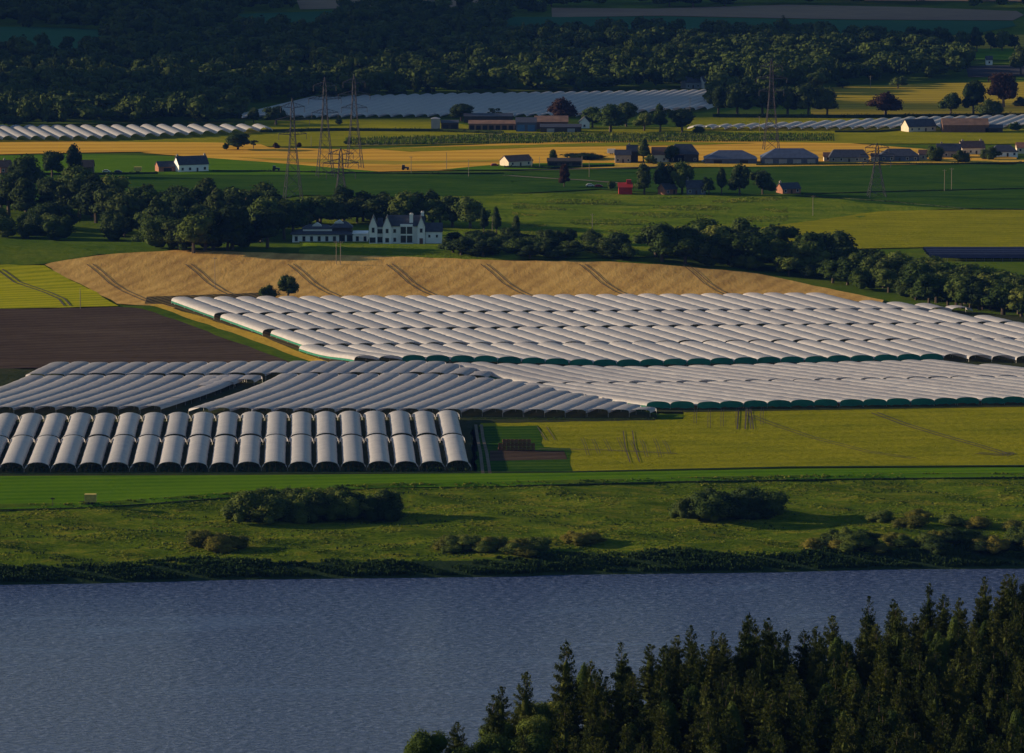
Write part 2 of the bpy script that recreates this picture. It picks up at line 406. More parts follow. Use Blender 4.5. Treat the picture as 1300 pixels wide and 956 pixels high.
strip('track', [(640, 223), (700, 227), (740, 229), (790, 233)], 5, 'track', 5)
strip('track', [(640, 216), (700, 216), (850, 212)], 4, 'road', 6)
sheet('rough_pasture', [(380, 262), (480, 252), (640, 246), (880, 246), (1010, 246), (1100, 257), (1230, 265), (1120, 268), (1010, 300), (1000, 322), (640, 330), (380, 330)], 'rough', 1, 9)
sheet('grass_field', [(960, 290), (1120, 268), (1230, 266), (Rr, 268), (Rr, 316), (1180, 314), (1000, 318), (940, 300)], 'olive', 2)
sheet('grass_field', [(L, 304), (60, 304), (130, 322), (100, 328), (55, 336), (L, 338)], 'pasture', 3)
sheet('wheat_field', [(55, 336), (80, 329), (150, 322), (235, 317), (330, 321), (480, 325), (560, 328), (650, 331), (760, 332), (840, 336), (960, 347), (1050, 366), (1120, 381), (1120, 396), (700, 396), (300, 400), (190, 388), (150, 386), (120, 370), (90, 356)], 'wheat', 2, 8)
sheet('crop_field', [(L, 334), (55, 337), (90, 357), (120, 371), (150, 389), (60, 391), (L, 394)], 'lime', 3, 9)
sheet('ploughed_field', [(L, 394), (60, 392), (150, 390), (182, 391), (385, 462), (300, 466), (0, 468), (L, 468)], 'soil', 2)
sheet('field_margin', [(150, 389), (190, 388), (470, 464), (380, 464), (182, 392)], 'pasture', 3)
sheet('field_margin', [(188, 387), (204, 387), (320, 423), (416, 460), (400, 462), (320, 432), (250, 408)], 'gold_strip', 4)
sheet('crop_rows', [(204, 386), (240, 386), (480, 466), (416, 460), (320, 423)], 'brown_rows', 4)
sheet('fallow_strip', [(185, 377), (330, 372), (330, 384), (235, 386), (185, 386)], 'brown_rows', 3)
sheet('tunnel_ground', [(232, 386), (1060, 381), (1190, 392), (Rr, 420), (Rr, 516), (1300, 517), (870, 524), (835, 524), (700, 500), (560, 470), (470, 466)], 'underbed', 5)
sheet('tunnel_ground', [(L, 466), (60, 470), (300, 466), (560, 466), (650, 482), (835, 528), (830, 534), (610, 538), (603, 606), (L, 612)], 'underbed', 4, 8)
sheet('crop_field', [(600, 533), (870, 533), (870, 517), (Rr, 514), (Rr, 592), (1000, 593), (725, 600), (600, 603)], 'olive', 3)
sheet('grass_plot', [(598, 542), (684, 541), (690, 568), (722, 570), (727, 599), (600, 603)], 'darkgreen', 4)
sheet('fallow_plot', [(622, 573), (716, 573), (720, 584), (622, 586)], 'soil', 5)
strip('track', [(604, 540), (606, 556), (610, 576), (613, 602)], 1.0, 'track', 6)
strip('track', [(611, 540), (613, 556), (618, 576), (622, 602)], 1.0, 'track', 6)
strip('ditch', [(L, 603), (330, 602), (727, 600), (1000, 594), (Rr, 591)], 2.4, 'bank', 6)
sheet('grass_strip', [(L, 606), (330, 604), (727, 601), (1000, 596), (Rr, 593), (Rr, 606), (1300, 607), (1100, 608), (850, 613), (650, 618), (480, 620), (330, 629), (200, 639), (110, 645), (L, 651)], 'green', 5, 8)
d = densify([(px, py) for px, py in LEV], 10, False)
lx, ly, _ = P([p[0] for p in d], [p[1] for p in d])
shx = np.arange(float(lx[-1]), float(lx[0]), -6.0)
sheet_world('meadow', np.concatenate([lx, shx]), np.concatenate([ly, yshore(shx) + 9]), M['meadow'], 0.12, 4.0)
shx2 = np.arange(-190, 191, 5.0)
sheet_world('river_bank', np.concatenate([shx2, shx2[::-1]]), np.concatenate([yshore(shx2) + 9.3, yshore(shx2[::-1]) - 3]), M['bank'], 0.2, 3.0)

# tramlines: pairs of wheel ruts as flat strips, bare soil and shade in one dark colour
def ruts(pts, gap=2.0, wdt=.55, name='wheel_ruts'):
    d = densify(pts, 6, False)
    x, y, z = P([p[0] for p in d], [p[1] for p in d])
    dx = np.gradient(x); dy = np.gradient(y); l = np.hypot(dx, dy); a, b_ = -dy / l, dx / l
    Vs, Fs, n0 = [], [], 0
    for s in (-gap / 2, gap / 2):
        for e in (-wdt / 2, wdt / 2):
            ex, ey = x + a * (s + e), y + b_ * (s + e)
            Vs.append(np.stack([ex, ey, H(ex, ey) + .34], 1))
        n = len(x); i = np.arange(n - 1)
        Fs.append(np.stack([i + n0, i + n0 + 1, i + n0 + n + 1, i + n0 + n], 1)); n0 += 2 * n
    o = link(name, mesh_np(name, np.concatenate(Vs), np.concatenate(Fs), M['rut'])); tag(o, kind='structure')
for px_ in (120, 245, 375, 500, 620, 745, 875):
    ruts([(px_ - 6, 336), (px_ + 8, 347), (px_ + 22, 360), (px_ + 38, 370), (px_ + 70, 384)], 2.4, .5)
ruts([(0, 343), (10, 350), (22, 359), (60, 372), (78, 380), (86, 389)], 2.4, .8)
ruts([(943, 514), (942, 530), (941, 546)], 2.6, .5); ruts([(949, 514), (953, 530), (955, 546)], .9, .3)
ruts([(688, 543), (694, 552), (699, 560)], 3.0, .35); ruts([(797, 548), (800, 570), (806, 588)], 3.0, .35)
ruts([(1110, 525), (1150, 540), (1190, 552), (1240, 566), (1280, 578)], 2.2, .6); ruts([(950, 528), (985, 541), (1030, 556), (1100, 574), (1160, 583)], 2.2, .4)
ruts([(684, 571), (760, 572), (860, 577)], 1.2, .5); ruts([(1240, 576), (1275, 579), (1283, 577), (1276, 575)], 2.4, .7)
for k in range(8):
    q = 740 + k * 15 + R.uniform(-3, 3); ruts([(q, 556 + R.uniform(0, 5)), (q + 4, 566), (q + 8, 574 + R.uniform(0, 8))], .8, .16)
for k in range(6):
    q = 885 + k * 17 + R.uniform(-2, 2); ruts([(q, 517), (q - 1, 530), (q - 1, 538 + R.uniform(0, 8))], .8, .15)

# ------------------------------------------------------------------ leaf, crown and trunk meshes
def rand_dirs(n, zmin=-0.35):
    z = RN.uniform(zmin, 1, n); a = RN.uniform(0, 2 * np.pi, n); r = np.sqrt(1 - z * z)
    return np.stack([r * np.cos(a), r * np.sin(a), z], 1)
def quads_at(c, nrm, su, sv, up=None):
    n = len(c)
    nrm = nrm / np.linalg.norm(nrm, axis=1, keepdims=True)
    h = RN.normal(size=(n, 3)) if up is None else up
    u = np.cross(nrm, h); u /= (np.linalg.norm(u, axis=1, keepdims=True) + 1e-9)
    v = np.cross(nrm, u)
    u = u * np.reshape(su, (-1, 1)); v = v * np.reshape(sv, (-1, 1))
    Vq = np.stack([c - u - v * .6, c + u * .7 - v, c + u + v * .7, c - u * .6 + v], 1).reshape(-1, 3)
    return Vq, np.arange(4 * n).reshape(-1, 4)
def cube_sphere(k=3):
    vs, fs = [], []
    for ax in range(3):
        for s in (-1, 1):
            n0 = len(vs)
            for i in range(k + 1):
                for j in range(k + 1):
                    p = [0, 0, 0]; p[ax] = s; p[(ax + 1) % 3] = -1 + 2 * i / k; p[(ax + 2) % 3] = (-1 + 2 * j / k)
                    p = np.array(p, float); vs.append(p / np.linalg.norm(p))
            for i in range(k):
                for j in range(k):
                    q = [n0 + i * (k + 1) + j, n0 + (i + 1) * (k + 1) + j, n0 + (i + 1) * (k + 1) + j + 1, n0 + i * (k + 1) + j + 1]
                    fs.append(q if s > 0 else q[::-1])
    return np.array(vs), np.array(fs)
CS3, CS2 = cube_sphere(3), cube_sphere(2)
def join(parts):
    Vs, Fs, n = [], [], 0
    for v, f in parts:
        Vs.append(v); Fs.append(f + n); n += len(v)
    return np.concatenate(Vs), np.concatenate(Fs)
def crown(kind, nleaf, leaf, core=.8, seed=0):
    r = random.Random(seed)
    lob = []
    if kind == 'broad':
        for i in range(13):
            a = r.uniform(0, 6.28); q = r.uniform(.05, .30) if i else 0
            z = r.uniform(.34, .80) - q * .35
            lob.append((q * math.cos(a), q * math.sin(a), z, r.uniform(.14, .24), r.uniform(.11, .19)))
        lob.append((0, 0, .52, .30, .30))
    elif kind == 'tall':
        for i in range(11):
            a = r.uniform(0, 6.28); z = r.uniform(.22, .86); q = r.uniform(.05, .26) * (1.15 - z)
            lob.append((q * math.cos(a), q * math.sin(a), z, r.uniform(.16, .26) * (1.25 - z * .8), r.uniform(.09, .15)))
        lob.append((0, 0, .5, .24, .36))
    elif kind == 'bush':
        for i in range(11):
            a = r.uniform(0, 6.28); q = r.uniform(.05, .34) if i else 0
            z = r.uniform(.22, .70) - q * .5
            lob.append((q * math.cos(a), q * math.sin(a), max(z, .14), r.uniform(.13, .22), r.uniform(.14, .28)))
        lob.append((0, 0, .32, .34, .34))
    elif kind == 'sparse':
        for i in range(12):
            a = r.uniform(0, 6.28); q = r.uniform(.1, .36)
            lob.append((q * math.cos(a), q * math.sin(a), r.uniform(.45, .86) - q * .3, r.uniform(.08, .15), r.uniform(.06, .12)))
    parts = []
    if kind == 'conifer':
        n = nleaf
        nb = 150                                     # whorls of separate boughs, some missing or long
        bz = .06 + .90 * np.sort(RN.beta(1.0, 1.25, nb)); ba = RN.uniform(0, 6.28, nb)
        bl = (.40 * (1 - bz) ** .62 + .03) * RN.uniform(.45, 1.15, nb)
        bi = RN.choice(nb, n, p=(bl ** 1.3) / (bl ** 1.3).sum())
        q = RN.uniform(.1, 1, n) ** .6
        fan = RN.normal(0, .26, n) * q
        a = ba[bi] + fan * .9; rad = bl[bi] * q
        z = bz[bi] + .055 * q * q + RN.normal(0, .010, n) + .02 * (1 - bz[bi])
        c = np.stack([rad * np.cos(a) + .02 * math.sin(seed) * z, rad * np.sin(a), np.minimum(z, .985)], 1)
        out = np.stack([np.cos(a), np.sin(a), .9 + .8 * RN.uniform(0, 1, n)], 1)
        nr = np.cross(out, RN.normal(size=(n, 3)))
        parts.append(quads_at(c, nr, leaf * RN.uniform(.25, .5, n), leaf * RN.uniform(.7, 1.5, n), up=np.cross(out, nr)))
        top = np.array([[0, 0, .99]]); parts.append(quads_at(np.repeat(top, 6, 0) + RN.normal(0, .006, (6, 3)), RN.normal(size=(6, 3)) * [1, 1, .1], np.full(6, .012), np.full(6, .05), up=np.tile([1., 0, 0], (6, 1))))
        v, f = CS2
        for zc, rr, rz in ((.2, .2, .2), (.4, .14, .2), (.62, .08, .18)):
            parts.append((v * [rr, rr, rz] + [0, 0, zc], f))
        return join(parts)
    area = np.array([l[3] * (l[3] + l[4]) for l in lob]); pr = area / area.sum()
    idx = RN.choice(len(lob), nleaf, p=pr)
    lb = np.array(lob)[idx]
    dr = rand_dirs(nleaf, -.6 if kind != 'bush' else -.2)
    rad = RN.uniform(.78, 1.14, (nleaf, 1))
    c = lb[:, :3] + dr * lb[:, [3, 3, 4]] * rad
    nr = dr / lb[:, [3, 3, 4]] * .2 + RN.normal(0, .38, (nleaf, 3))
    keep = c[:, 2] > .02
    s = leaf * RN.uniform(.6, 1.25, nleaf)
    parts.append(quads_at(c[keep], nr[keep], s[keep], s[keep] * .8))
    if core and kind != 'sparse':
        v, f = CS3 if nleaf > 400 else CS2
        for l in lob:
            vv = v * [l[3], l[3], l[4]] * core * (1 + .12 * RN.normal(size=(len(v), 1)).clip(-1, 1) * 0) + [l[0], l[1], l[2]]
            vv[:, 2] = np.maximum(vv[:, 2], .01)
            parts.append((vv, f))
    return join(parts)
def trunk_mesh(kind, seed):
    r = random.Random(seed); mb = MB()
    if kind == 'conifer':
        mb.tube((0, 0, -.04), (0, 0, .9), .035, .006, 6)
    else:
        top = .55
        mb.tube((0, 0, -.05), (r.uniform(-.02, .02), 0, .3), .042, .03, 6)
        mb.tube((0, 0, .28), (r.uniform(-.05, .05), r.uniform(-.05, .05), top), .03, .014, 5)
        for i in range(6):
            a = r.uniform(0, 6.28); q = r.uniform(.16, .3)
            mb.tube((0, 0, r.uniform(.22, .42)), (q * math.cos(a), q * math.sin(a), r.uniform(.5, .75)), .018, .006, 4)
    return mb.mesh('trunk', M['bark'])
M['bark'] = plain('bark', (.09, .07, .05), .9, .3, 2)
M['leaf'] = leaf_mat('leaves', (.026, .048, .012), (.052, .085, .020), (.095, .125, .028))
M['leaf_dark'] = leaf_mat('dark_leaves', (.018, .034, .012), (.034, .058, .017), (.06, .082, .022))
M['leaf_light'] = leaf_mat('pale_leaves', (.055, .085, .018), (.095, .130, .026), (.15, .17, .036))
M['leaf_copper'] = leaf_mat('copper_leaves', (.022, .014, .012), (.038, .022, .018), (.058, .034, .024))
M['leaf_gold'] = leaf_mat('golden_willow_leaves', (.07, .085, .018), (.13, .13, .024), (.20, .17, .03))
M['leaf_conifer'] = leaf_mat('needles', (.018, .032, .008), (.036, .052, .012), (.062, .074, .016), .25, .12)
M['leaf_larch'] = leaf_mat('larch_needles', (.028, .042, .012), (.048, .064, .016), (.075, .09, .022), .15, .15)
LEAFY = {'': 'leaf', 'dark': 'leaf_dark', 'light': 'leaf_light', 'copper': 'leaf_copper', 'gold': 'leaf_gold', 'needle': 'leaf_conifer', 'larch': 'leaf_larch'}
_cm = {}
def crown_mesh(kind, tone, var, lod):
    k = (kind, tone, var, lod)
    if k not in _cm:
        n, lf = {'hi': (1500, .030), 'mid': (800, .042), 'lo': (240, .075), 'near': (9000 if kind == 'conifer' else 8000, .0145)}[lod]
        if kind == 'sparse': n = int(n * .7)
        if kind == 'bush' and lod == 'hi': n, lf = 2200, .022
        if kind == 'conifer' and lod != 'near': n, lf = 700, .05
        v, f = crown(kind, n, lf, seed=var * 17 + len(kind))
        _cm[k] = mesh_np('crown', v, f, M[LEAFY[tone]])
    return _cm[k]
_tm = {}
def tree(px, py, hm, wm, kind='broad', tone='', label='', group=None, cat=None, name=None, lod='mid', xyz=None):
    x, y, z = xyz if xyz else P1(px, py)
    var = R.randrange(5 if lod != 'near' else 7)
    nm = name or {'broad': 'broadleaf_tree', 'tall': 'tall_tree', 'bush': 'bush', 'sparse': 'open_crowned_tree', 'conifer': 'conifer'}[kind]
    e = link(nm, None, None, (x, y, z)); e.rotation_euler = (0, 0, R.uniform(0, 6.28)); wm, hm = (wm * 1.18, hm * 1.06) if lod != 'near' else (wm, hm); e.scale = (wm, wm, hm)
    tag(e, label, cat or ('bush' if kind == 'bush' else 'tree'), group)
    link('crown', crown_mesh(kind, tone, var, lod), e)
    if kind != 'bush' or lod == 'near':
        tk = ('conifer' if kind == 'conifer' else 'b', var)
        if tk not in _tm: _tm[tk] = trunk_mesh(*tk)
        link('trunk', _tm[tk], e)
    return e

# ------------------------------------------------------------------ polytunnels
M['film'] = film_mat('white_film', (.66, .635, .65), (.82, .79, .79), .45)
M['film_a'] = film_mat('clear_film', (.56, .55, .57), (.74, .71, .71), .42, .38)
M['film_grey'] = film_mat('weathered_grey_film', (.60, .575, .60), (.74, .71, .72), .50, .42)
M['gauze'] = film_mat('green_gauze', (.020, .17, .12), (.035, .26, .175), .3, .8)
M['steel'] = plain('galvanised_steel', (.38, .38, .37), .5, .2, 1, .6)
M['crop'] = leaf_mat('soft_fruit_plants', (.020, .038, .012), (.036, .06, .018), (.06, .085, .025))
def tunnel(F0, B0, wid, label, group, film='film', arch=2.1, leg=1.3, flare=0.0, end=None, open_side=False, nseg=8, pw=.85, skew=True):
    """one bay: film over hoops from front point F0 to back point B0 (world xy)"""
    F0 = np.array(F0, float); B0 = np.array(B0, float)
    Lg = float(np.hypot(*(B0 - F0))); ax = (B0 - F0) / Lg; sd_ = np.array([1.0, 0.0]) if skew else np.array([ax[1], -ax[0]])     # bays of a staggered row are cut along the row
    base = (float(F0[0]), float(F0[1]), float(H(F0[0], F0[1])))
    nr = max(2, int(Lg / 2.2)); ts = np.linspace(0, 1, nr + 1)
    rings = []
    sag = RN.uniform(-.11, .07, nr + 1); wob = RN.uniform(-.12, .12, nr + 1)
    gs_ = H(F0[0] + ax[0] * Lg * ts, F0[1] + ax[1] * Lg * ts)
    pcache = {}
    def prof(t, i, k):
        if (i, k) not in pcache: pcache[(i, k)] = prof_(t, i, k)
        return pcache[(i, k)]
    def prof_(t, i, k):
        c = F0 + ax * Lg * t
        g_ = float(gs_[i])
        e = min(t, 1 - t) * Lg
        wd = wid * (1 + flare * math.exp(-(e / 2.0) ** 2)); lg = leg - (.35 if flare else 0) * math.exp(-(e / 1.8) ** 2)
        s = -math.cos(math.pi * k / nseg)
        hh = math.sin(math.pi * k / nseg) ** pw if 0 < k < nseg else 0.0
        p = c + sd_ * (s * wd / 2 + wob[i] * .5)
        zz = g_ + lg + hh * (arch + sag[i]) - (.06 if i % 2 else 0) * hh
        return (p[0] - base[0], p[1] - base[1], zz - base[2])
    Vv = np.array([prof(t, i, k) for i, t in enumerate(ts) for k in range(nseg + 1)])
    i = (np.arange(nr)[:, None] * (nseg + 1) + np.arange(nseg)[None, :]).ravel()
    Ff = np.stack([i, i + nseg + 1, i + nseg + 2, i + 1], 1)
    e = link('polytunnel', None, None, base); tag(e, label, 'polytunnel', group)
    me = mesh_np('cover', Vv, Ff, M[film]); me.polygons.foreach_set('use_smooth', [True] * len(me.polygons))
    link('cover', me, e)
    fb = MB()
    for i, t in enumerate(ts):
        if i % 6 and i not in (0, nr): continue
        c = F0 + ax * Lg * t; g_ = float(gs_[i]) - base[2]
        for s in (0, nseg):
            q = prof(t, i, s); fb.tube((q[0], q[1], g_ - .3), q, .055, .055, 3)
        if i in (0, nr):
            n = len(fb.v)
            for k in range(nseg + 1):
                a = prof(t, i, k); fb.v += [(a[0], a[1], a[2] - .03), (a[0] + ax[0] * .1, a[1] + ax[1] * .1, a[2] - .03), (a[0], a[1], a[2] - .14)]
            for k in range(nseg):
                for q in range(3): fb.f.append((n + 3 * k + q, n + 3 * k + (q + 1) % 3, n + 3 * k + 3 + (q + 1) % 3, n + 3 * k + 3 + q))
    fb.build('frame', M['steel'], e)
    if end:
        pts = [prof(0, 0, k) for k in range(nseg + 1)]
        off = -ax * .08
        low = .45
        mb = MB(); n = nseg + 1
        mb.v = [(p[0] + off[0], p[1] + off[1], p[2] - .03) for p in pts] + [(p[0] + off[0], p[1] + off[1], low + R.uniform(0, .5)) for p in pts]
        mb.f = [(k, k + n, k + n + 1, k + 1) for k in range(nseg)]
        mb.build('end_net', M['gauze'], e)
    if open_side:
        mb = MB(); pr = [prof(t, i, 0) for i, t in enumerate(ts)]; n = len(pr)
        mb.v = [(p[0] - sd_[0] * .1, p[1] - sd_[1] * .1, p[2] - .02) for p in pr] + [(p[0] - sd_[0] * .1, p[1] - sd_[1] * .1, p[2] - leg * .55) for p in pr]
        mb.f = [(k, k + 1, k + n + 1, k + n) for k in range(n - 1)]
        mb.build('side_net', M['gauze'], e)
    return e
def line_y(pts, x):
    xx, yy, _ = P([p[0] for p in pts], [p[1] for p in pts]); return np.interp(x, xx, yy)
def block(front, back, axis, xs0, step, n, wid, what, where, group, pxmax=1345, **kw):
    """a row of parallel bays: front/back limits as photo lines, axis = dx/dy, first front x, spacing"""
    fx, fy_, _ = P([p[0] for p in front], [p[1] for p in front])
    bx, by_, _ = P([p[0] for p in back], [p[1] for p in back])
    made = []
    for i in range(n):
        x0 = xs0 + i * step; y0 = float(np.interp(x0, fx, fy_))
        y = y0; x = x0
        while y < float(np.interp(x, bx, by_)) and y - y0 < 260: y += 1.0; x = x0 + axis * (y - y0)
        if y - y0 < 7: continue
        pxf = 650 + x0 / mpp(y0); pxb = 650 + x / mpp(y)
        if min(pxf, pxb) > pxmax or max(pxf, pxb) < -45: continue
        j0, j1 = R.uniform(-.5, .7), R.uniform(.2, 1.3)
        made.append((x0 + axis * j0, y0 + j0, x - axis * j1, y - j1))
    for k, (a, b_, c, d_) in enumerate(made):
        kk = dict(kw)
        if kk.pop('first_open', False) and k == 0: kk['open_side'] = True
        em = kk.pop('endfn', None)
        if em: kk['end'] = em(650 + a / mpp(b_))
        tunnel((a, b_), (c, d_), wid, f'{what}, {nth(k + 1)} from the left in {where}', group, **kk)
    return len(made)
def X0(px, py): return P1(px, py)[0]
cnt = []
# A: pale tunnels nearest the river, end on
for nm, fr, bk in (('the front row by the green strip', [(-80, 601), (600, 598), (700, 598)], [(-80, 566), (700, 563)]),
                   ('the second row up from the green strip', [(-80, 564.5), (700, 561.5)], [(-80, 537), (600, 533), (700, 533)])):
    yb = P1(582, 598 if 'front row' in nm else 562)[1]
    xr = X0(582, 598) - .042 * (yb - P1(582, 598)[1])
    cnt.append(block(fr, bk, -.042, xr - 8.1 * 20, 8.1, 21, 6.6, 'pale end-on polytunnel', nm, 'end-on polytunnels near the river', film='film_a', skew=False, flare=.2, arch=2.2, leg=1.45, nseg=10))
# B: grey tunnels sweeping over the rise
cnt.append(block([(-90, 527), (205, 526), (232, 510), (262, 497), (330, 489)], [(-90, 486), (330, 486)], .34, X0(-75, 527), 7.0, 16, 6.85, 'grey polytunnel', 'the curved left-hand block', 'grey polytunnels on the left', film='film_grey', arch=1.35, leg=1.6, pw=.42, nseg=10))
cnt.append(block([(246, 528), (830, 531)], [(246, 484), (560, 484), (650, 492), (700, 503), (832, 529)], .34, X0(253, 528), 7.0, 26, 6.85, 'grey polytunnel', 'the front row of the central grey block', 'grey polytunnels in the centre', film='film_grey', arch=1.35, leg=1.6, pw=.42, nseg=10))
cnt.append(block([(40, 484), (560, 483), (650, 491)], [(40, 469), (560, 468), (660, 492)], .34, X0(45, 484), 7.0, 26, 6.85, 'grey polytunnel', 'the rear row of the grey blocks', 'grey polytunnels behind', film='film_grey', arch=1.3, leg=1.6, pw=.42, nseg=10))
# C: big pale block, four rows stepping down to the right
ax_c = -(X0(465, 461) - X0(231, 386)) / (P1(231, 386)[1] - P1(465, 461)[1])
rowsC = [([(285, 406), (1300, 399), (1500, 398)], [(200, 386), (231, 386), (1063, 380), (1100, 390), (1300, 402)], X0(285, 406), 'the topmost row of the big pale block'),
         ([(347, 427), (1300, 417), (1500, 416)], [(285, 407), (1170, 400.5), (1190, 402), (1300, 416), (1500, 420)], X0(347, 427), 'the second row down of the big pale block'),
         ([(408, 446), (1300, 438), (1500, 437)], [(347, 428), (1300, 418), (1500, 417)], X0(408, 446), 'the third row down of the big pale block'),
         ([(465, 462), (1200, 459), (1300, 462), (1500, 464)], [(408, 447), (1300, 439), (1500, 438)], X0(465, 462), 'the lowest row of the big pale block')]
for j, (fr, bk, x0, nm) in enumerate(rowsC):
    cnt.append(block(fr, bk, ax_c, x0, 8.55, 46, 8.35, 'white polytunnel', nm, 'white polytunnels of the big block', arch=1.7, leg=1.35, pw=.62, nseg=10, first_open=True,
                     endfn=(lambda px: 'gauze' if 500 < px < 1185 else None) if j == 3 else (lambda px: None)))
# D: pale block beside the crop field
ax_d = -(X0(838, 521) - X0(559, 470)) / (P1(559, 470)[1] - P1(838, 521)[1])
for fr, bk, x0, n, nm, endf in (
        ([(695, 495), (1300, 486), (1600, 484)], [(540, 470), (559, 470), (1180, 466), (1300, 475), (1600, 490)], X0(695, 495), 34, 'the upper row above the crop field', lambda px: None),
        ([(838, 521), (1300, 514), (1600, 511)], [(697, 496), (1300, 487), (1600, 485)], X0(838, 521), 28, 'the lower row beside the crop field', lambda px: 'gauze')):
    cnt.append(block(fr, bk, ax_d, x0, 8.1, n, 7.9, 'cream white polytunnel', nm, 'cream polytunnels above the crop field', arch=1.45, leg=1.5, pw=.6, nseg=10, first_open=True, endfn=endf, pxmax=1330))
print('TUNNELS', cnt, sum(cnt), ax_c, ax_d)

# far tunnels: too many and too small to single out
def far_tunnels(rows, name, label, film='film_grey', zig=0):
    Vs, Fs, n0 = [], [], 0
    for (fr, bk, axis, step, wd, arch) in rows:
        fx, fy_, _ = P([p[0] for p in fr], [p[1] for p in fr]); bx, by_, _ = P([p[0] for p in bk], [p[1] for p in bk])
        x0 = float(fx[0])
        while x0 < float(fx[-1]):
            y0 = float(np.interp(x0, fx, fy_)); y = y0; x = x0
            while y < float(np.interp(x, bx, by_)) and y - y0 < 400: y += 2; x = x0 + axis * (y - y0)
            if y - y0 > 8:
                nr = max(2, int((y - y0) / 9)); ns = 6
                tt = np.linspace(0, 1, nr + 1)
                P_ = []
                for t_ in tt:
                    cx, cy = x0 + (x - x0) * t_, y0 + (y - y0) * t_; g_ = float(H(cx, cy))
                    for k in range(ns + 1):
                        P_.append((cx - math.cos(math.pi * k / ns) * wd / 2, cy + axis * math.cos(math.pi * k / ns) * wd / 2, g_ + 1.0 + arch * math.sin(math.pi * k / ns)))
                i = (np.arange(nr)[:, None] * (ns + 1) + np.arange(ns)[None, :]).ravel()
                Vs.append(np.array(P_)); Fs.append(np.stack([i, i + ns + 1, i + ns + 2, i + 1], 1) + n0); n0 += len(P_)
            x0 += step
    o = link(name, mesh_np(name, np.concatenate(Vs), np.concatenate(Fs), M[film])); tag(o, label, 'polytunnels', kind='stuff')
far_tunnels([([(300, 152), (560, 150), (720, 150), (905, 140)], [(300, 135), (360, 129), (560, 124), (905, 119)], .25, 7.5, 7.2, 2.0),
             ([(-60, 180), (120, 179), (240, 174), (345, 168)], [(-60, 166), (345, 164)], -.25, 8.0, 7.6, 2.4),
             ([(880, 166), (1060, 166), (1200, 165), (1340, 163)], [(880, 164), (960, 162), (1060, 158), (1150, 154), (1340, 150)], .3, 7.5, 7.2, 1.8)],
            'polytunnel_field', 'distant grey polytunnels packed side by side beyond the farmland', 'film_grey')

# ------------------------------------------------------------------ buildings
M['render_white'] = plain('white_render', (.82, .82, .80), .8, .06, .3)
M['cream'] = plain('cream_render', (.60, .52, .40), .85, .1, .3)
M['brick'] = plain('brick', (.30, .13, .08), .85, .25, .8)
M['stone'] = plain('stone', (.30, .26, .22), .85, .2, .6)
M['slate'] = plain('slate', (.055, .058, .075), .6, .25, .8)
M['slate_blue'] = plain('blue_grey_roof', (.075, .095, .15), .55, .2, .5)
M['tile'] = plain('brown_tile', (.16, .085, .06), .75, .2, .8)
M['rust'] = plain('rusty_tin', (.23, .13, .085), .75, .3, .25)
M['red'] = plain('red_boards', (.42, .030, .022), .6, .15, .6)
M['tin_grey'] = plain('grey_tin', (.27, .28, .31), .5, .15, .4)
M['dark'] = plain('dark_timber', (.05, .042, .035), .8, .2, .5)
M['black'] = plain('dark_opening', (.012, .012, .014), .6, .1, .5)
M['frame'] = plain('painted_frame', (.65, .65, .62), .6, .05, .5)
M['rubber'] = plain('tyre_rubber', (.02, .02, .02), .8, .1, 1)
M['wood_pole'] = plain('weathered_pole', (.27, .22, .16), .85, .15, 1)
M['bluedoor'] = plain('blue_panel', (.05, .14, .30), .5, .1, .5)
gm, gt, gb = newmat('glass_pane'); gb.inputs['Base Color'].default_value = (.02, .028, .04, 1); gb.inputs['Roughness'].default_value = .12
M['glass'] = gm
def window(parent, x, y, z, w_, h_, side='f', mat='glass'):
    """glass set in a proud frame on a wall facing -y ('f') or -x ('l')"""
    mb = MB(); fb = MB(); t_ = .12
    if side == 'f':
        fb.box(x - w_ / 2 - t_, x + w_ / 2 + t_, y - .10, y + .02, z - t_, z); fb.box(x - w_ / 2 - t_, x + w_ / 2 + t_, y - .08, y + .02, z + h_, z + h_ + t_)
        fb.box(x - w_ / 2 - t_, x - w_ / 2, y - .08, y + .02, z, z + h_); fb.box(x + w_ / 2, x + w_ / 2 + t_, y - .08, y + .02, z, z + h_)
        mb.box(x - w_ / 2, x + w_ / 2, y - .04, y + .02, z, z + h_)
    else:
        fb.box(x - .10, x + .02, y - w_ / 2 - t_, y + w_ / 2 + t_, z - t_, z); fb.box(x - .08, x + .02, y - w_ / 2 - t_, y + w_ / 2 + t_, z + h_, z + h_ + t_)
        fb.box(x - .08, x + .02, y - w_ / 2 - t_, y - w_ / 2, z, z + h_); fb.box(x - .08, x + .02, y + w_ / 2, y + w_ / 2 + t_, z, z + h_)
        mb.box(x - .04, x + .02, y - w_ / 2, y + w_ / 2, z, z + h_)
    f = fb.build('window', M['frame'], parent); mb.build('pane', M[mat], f)
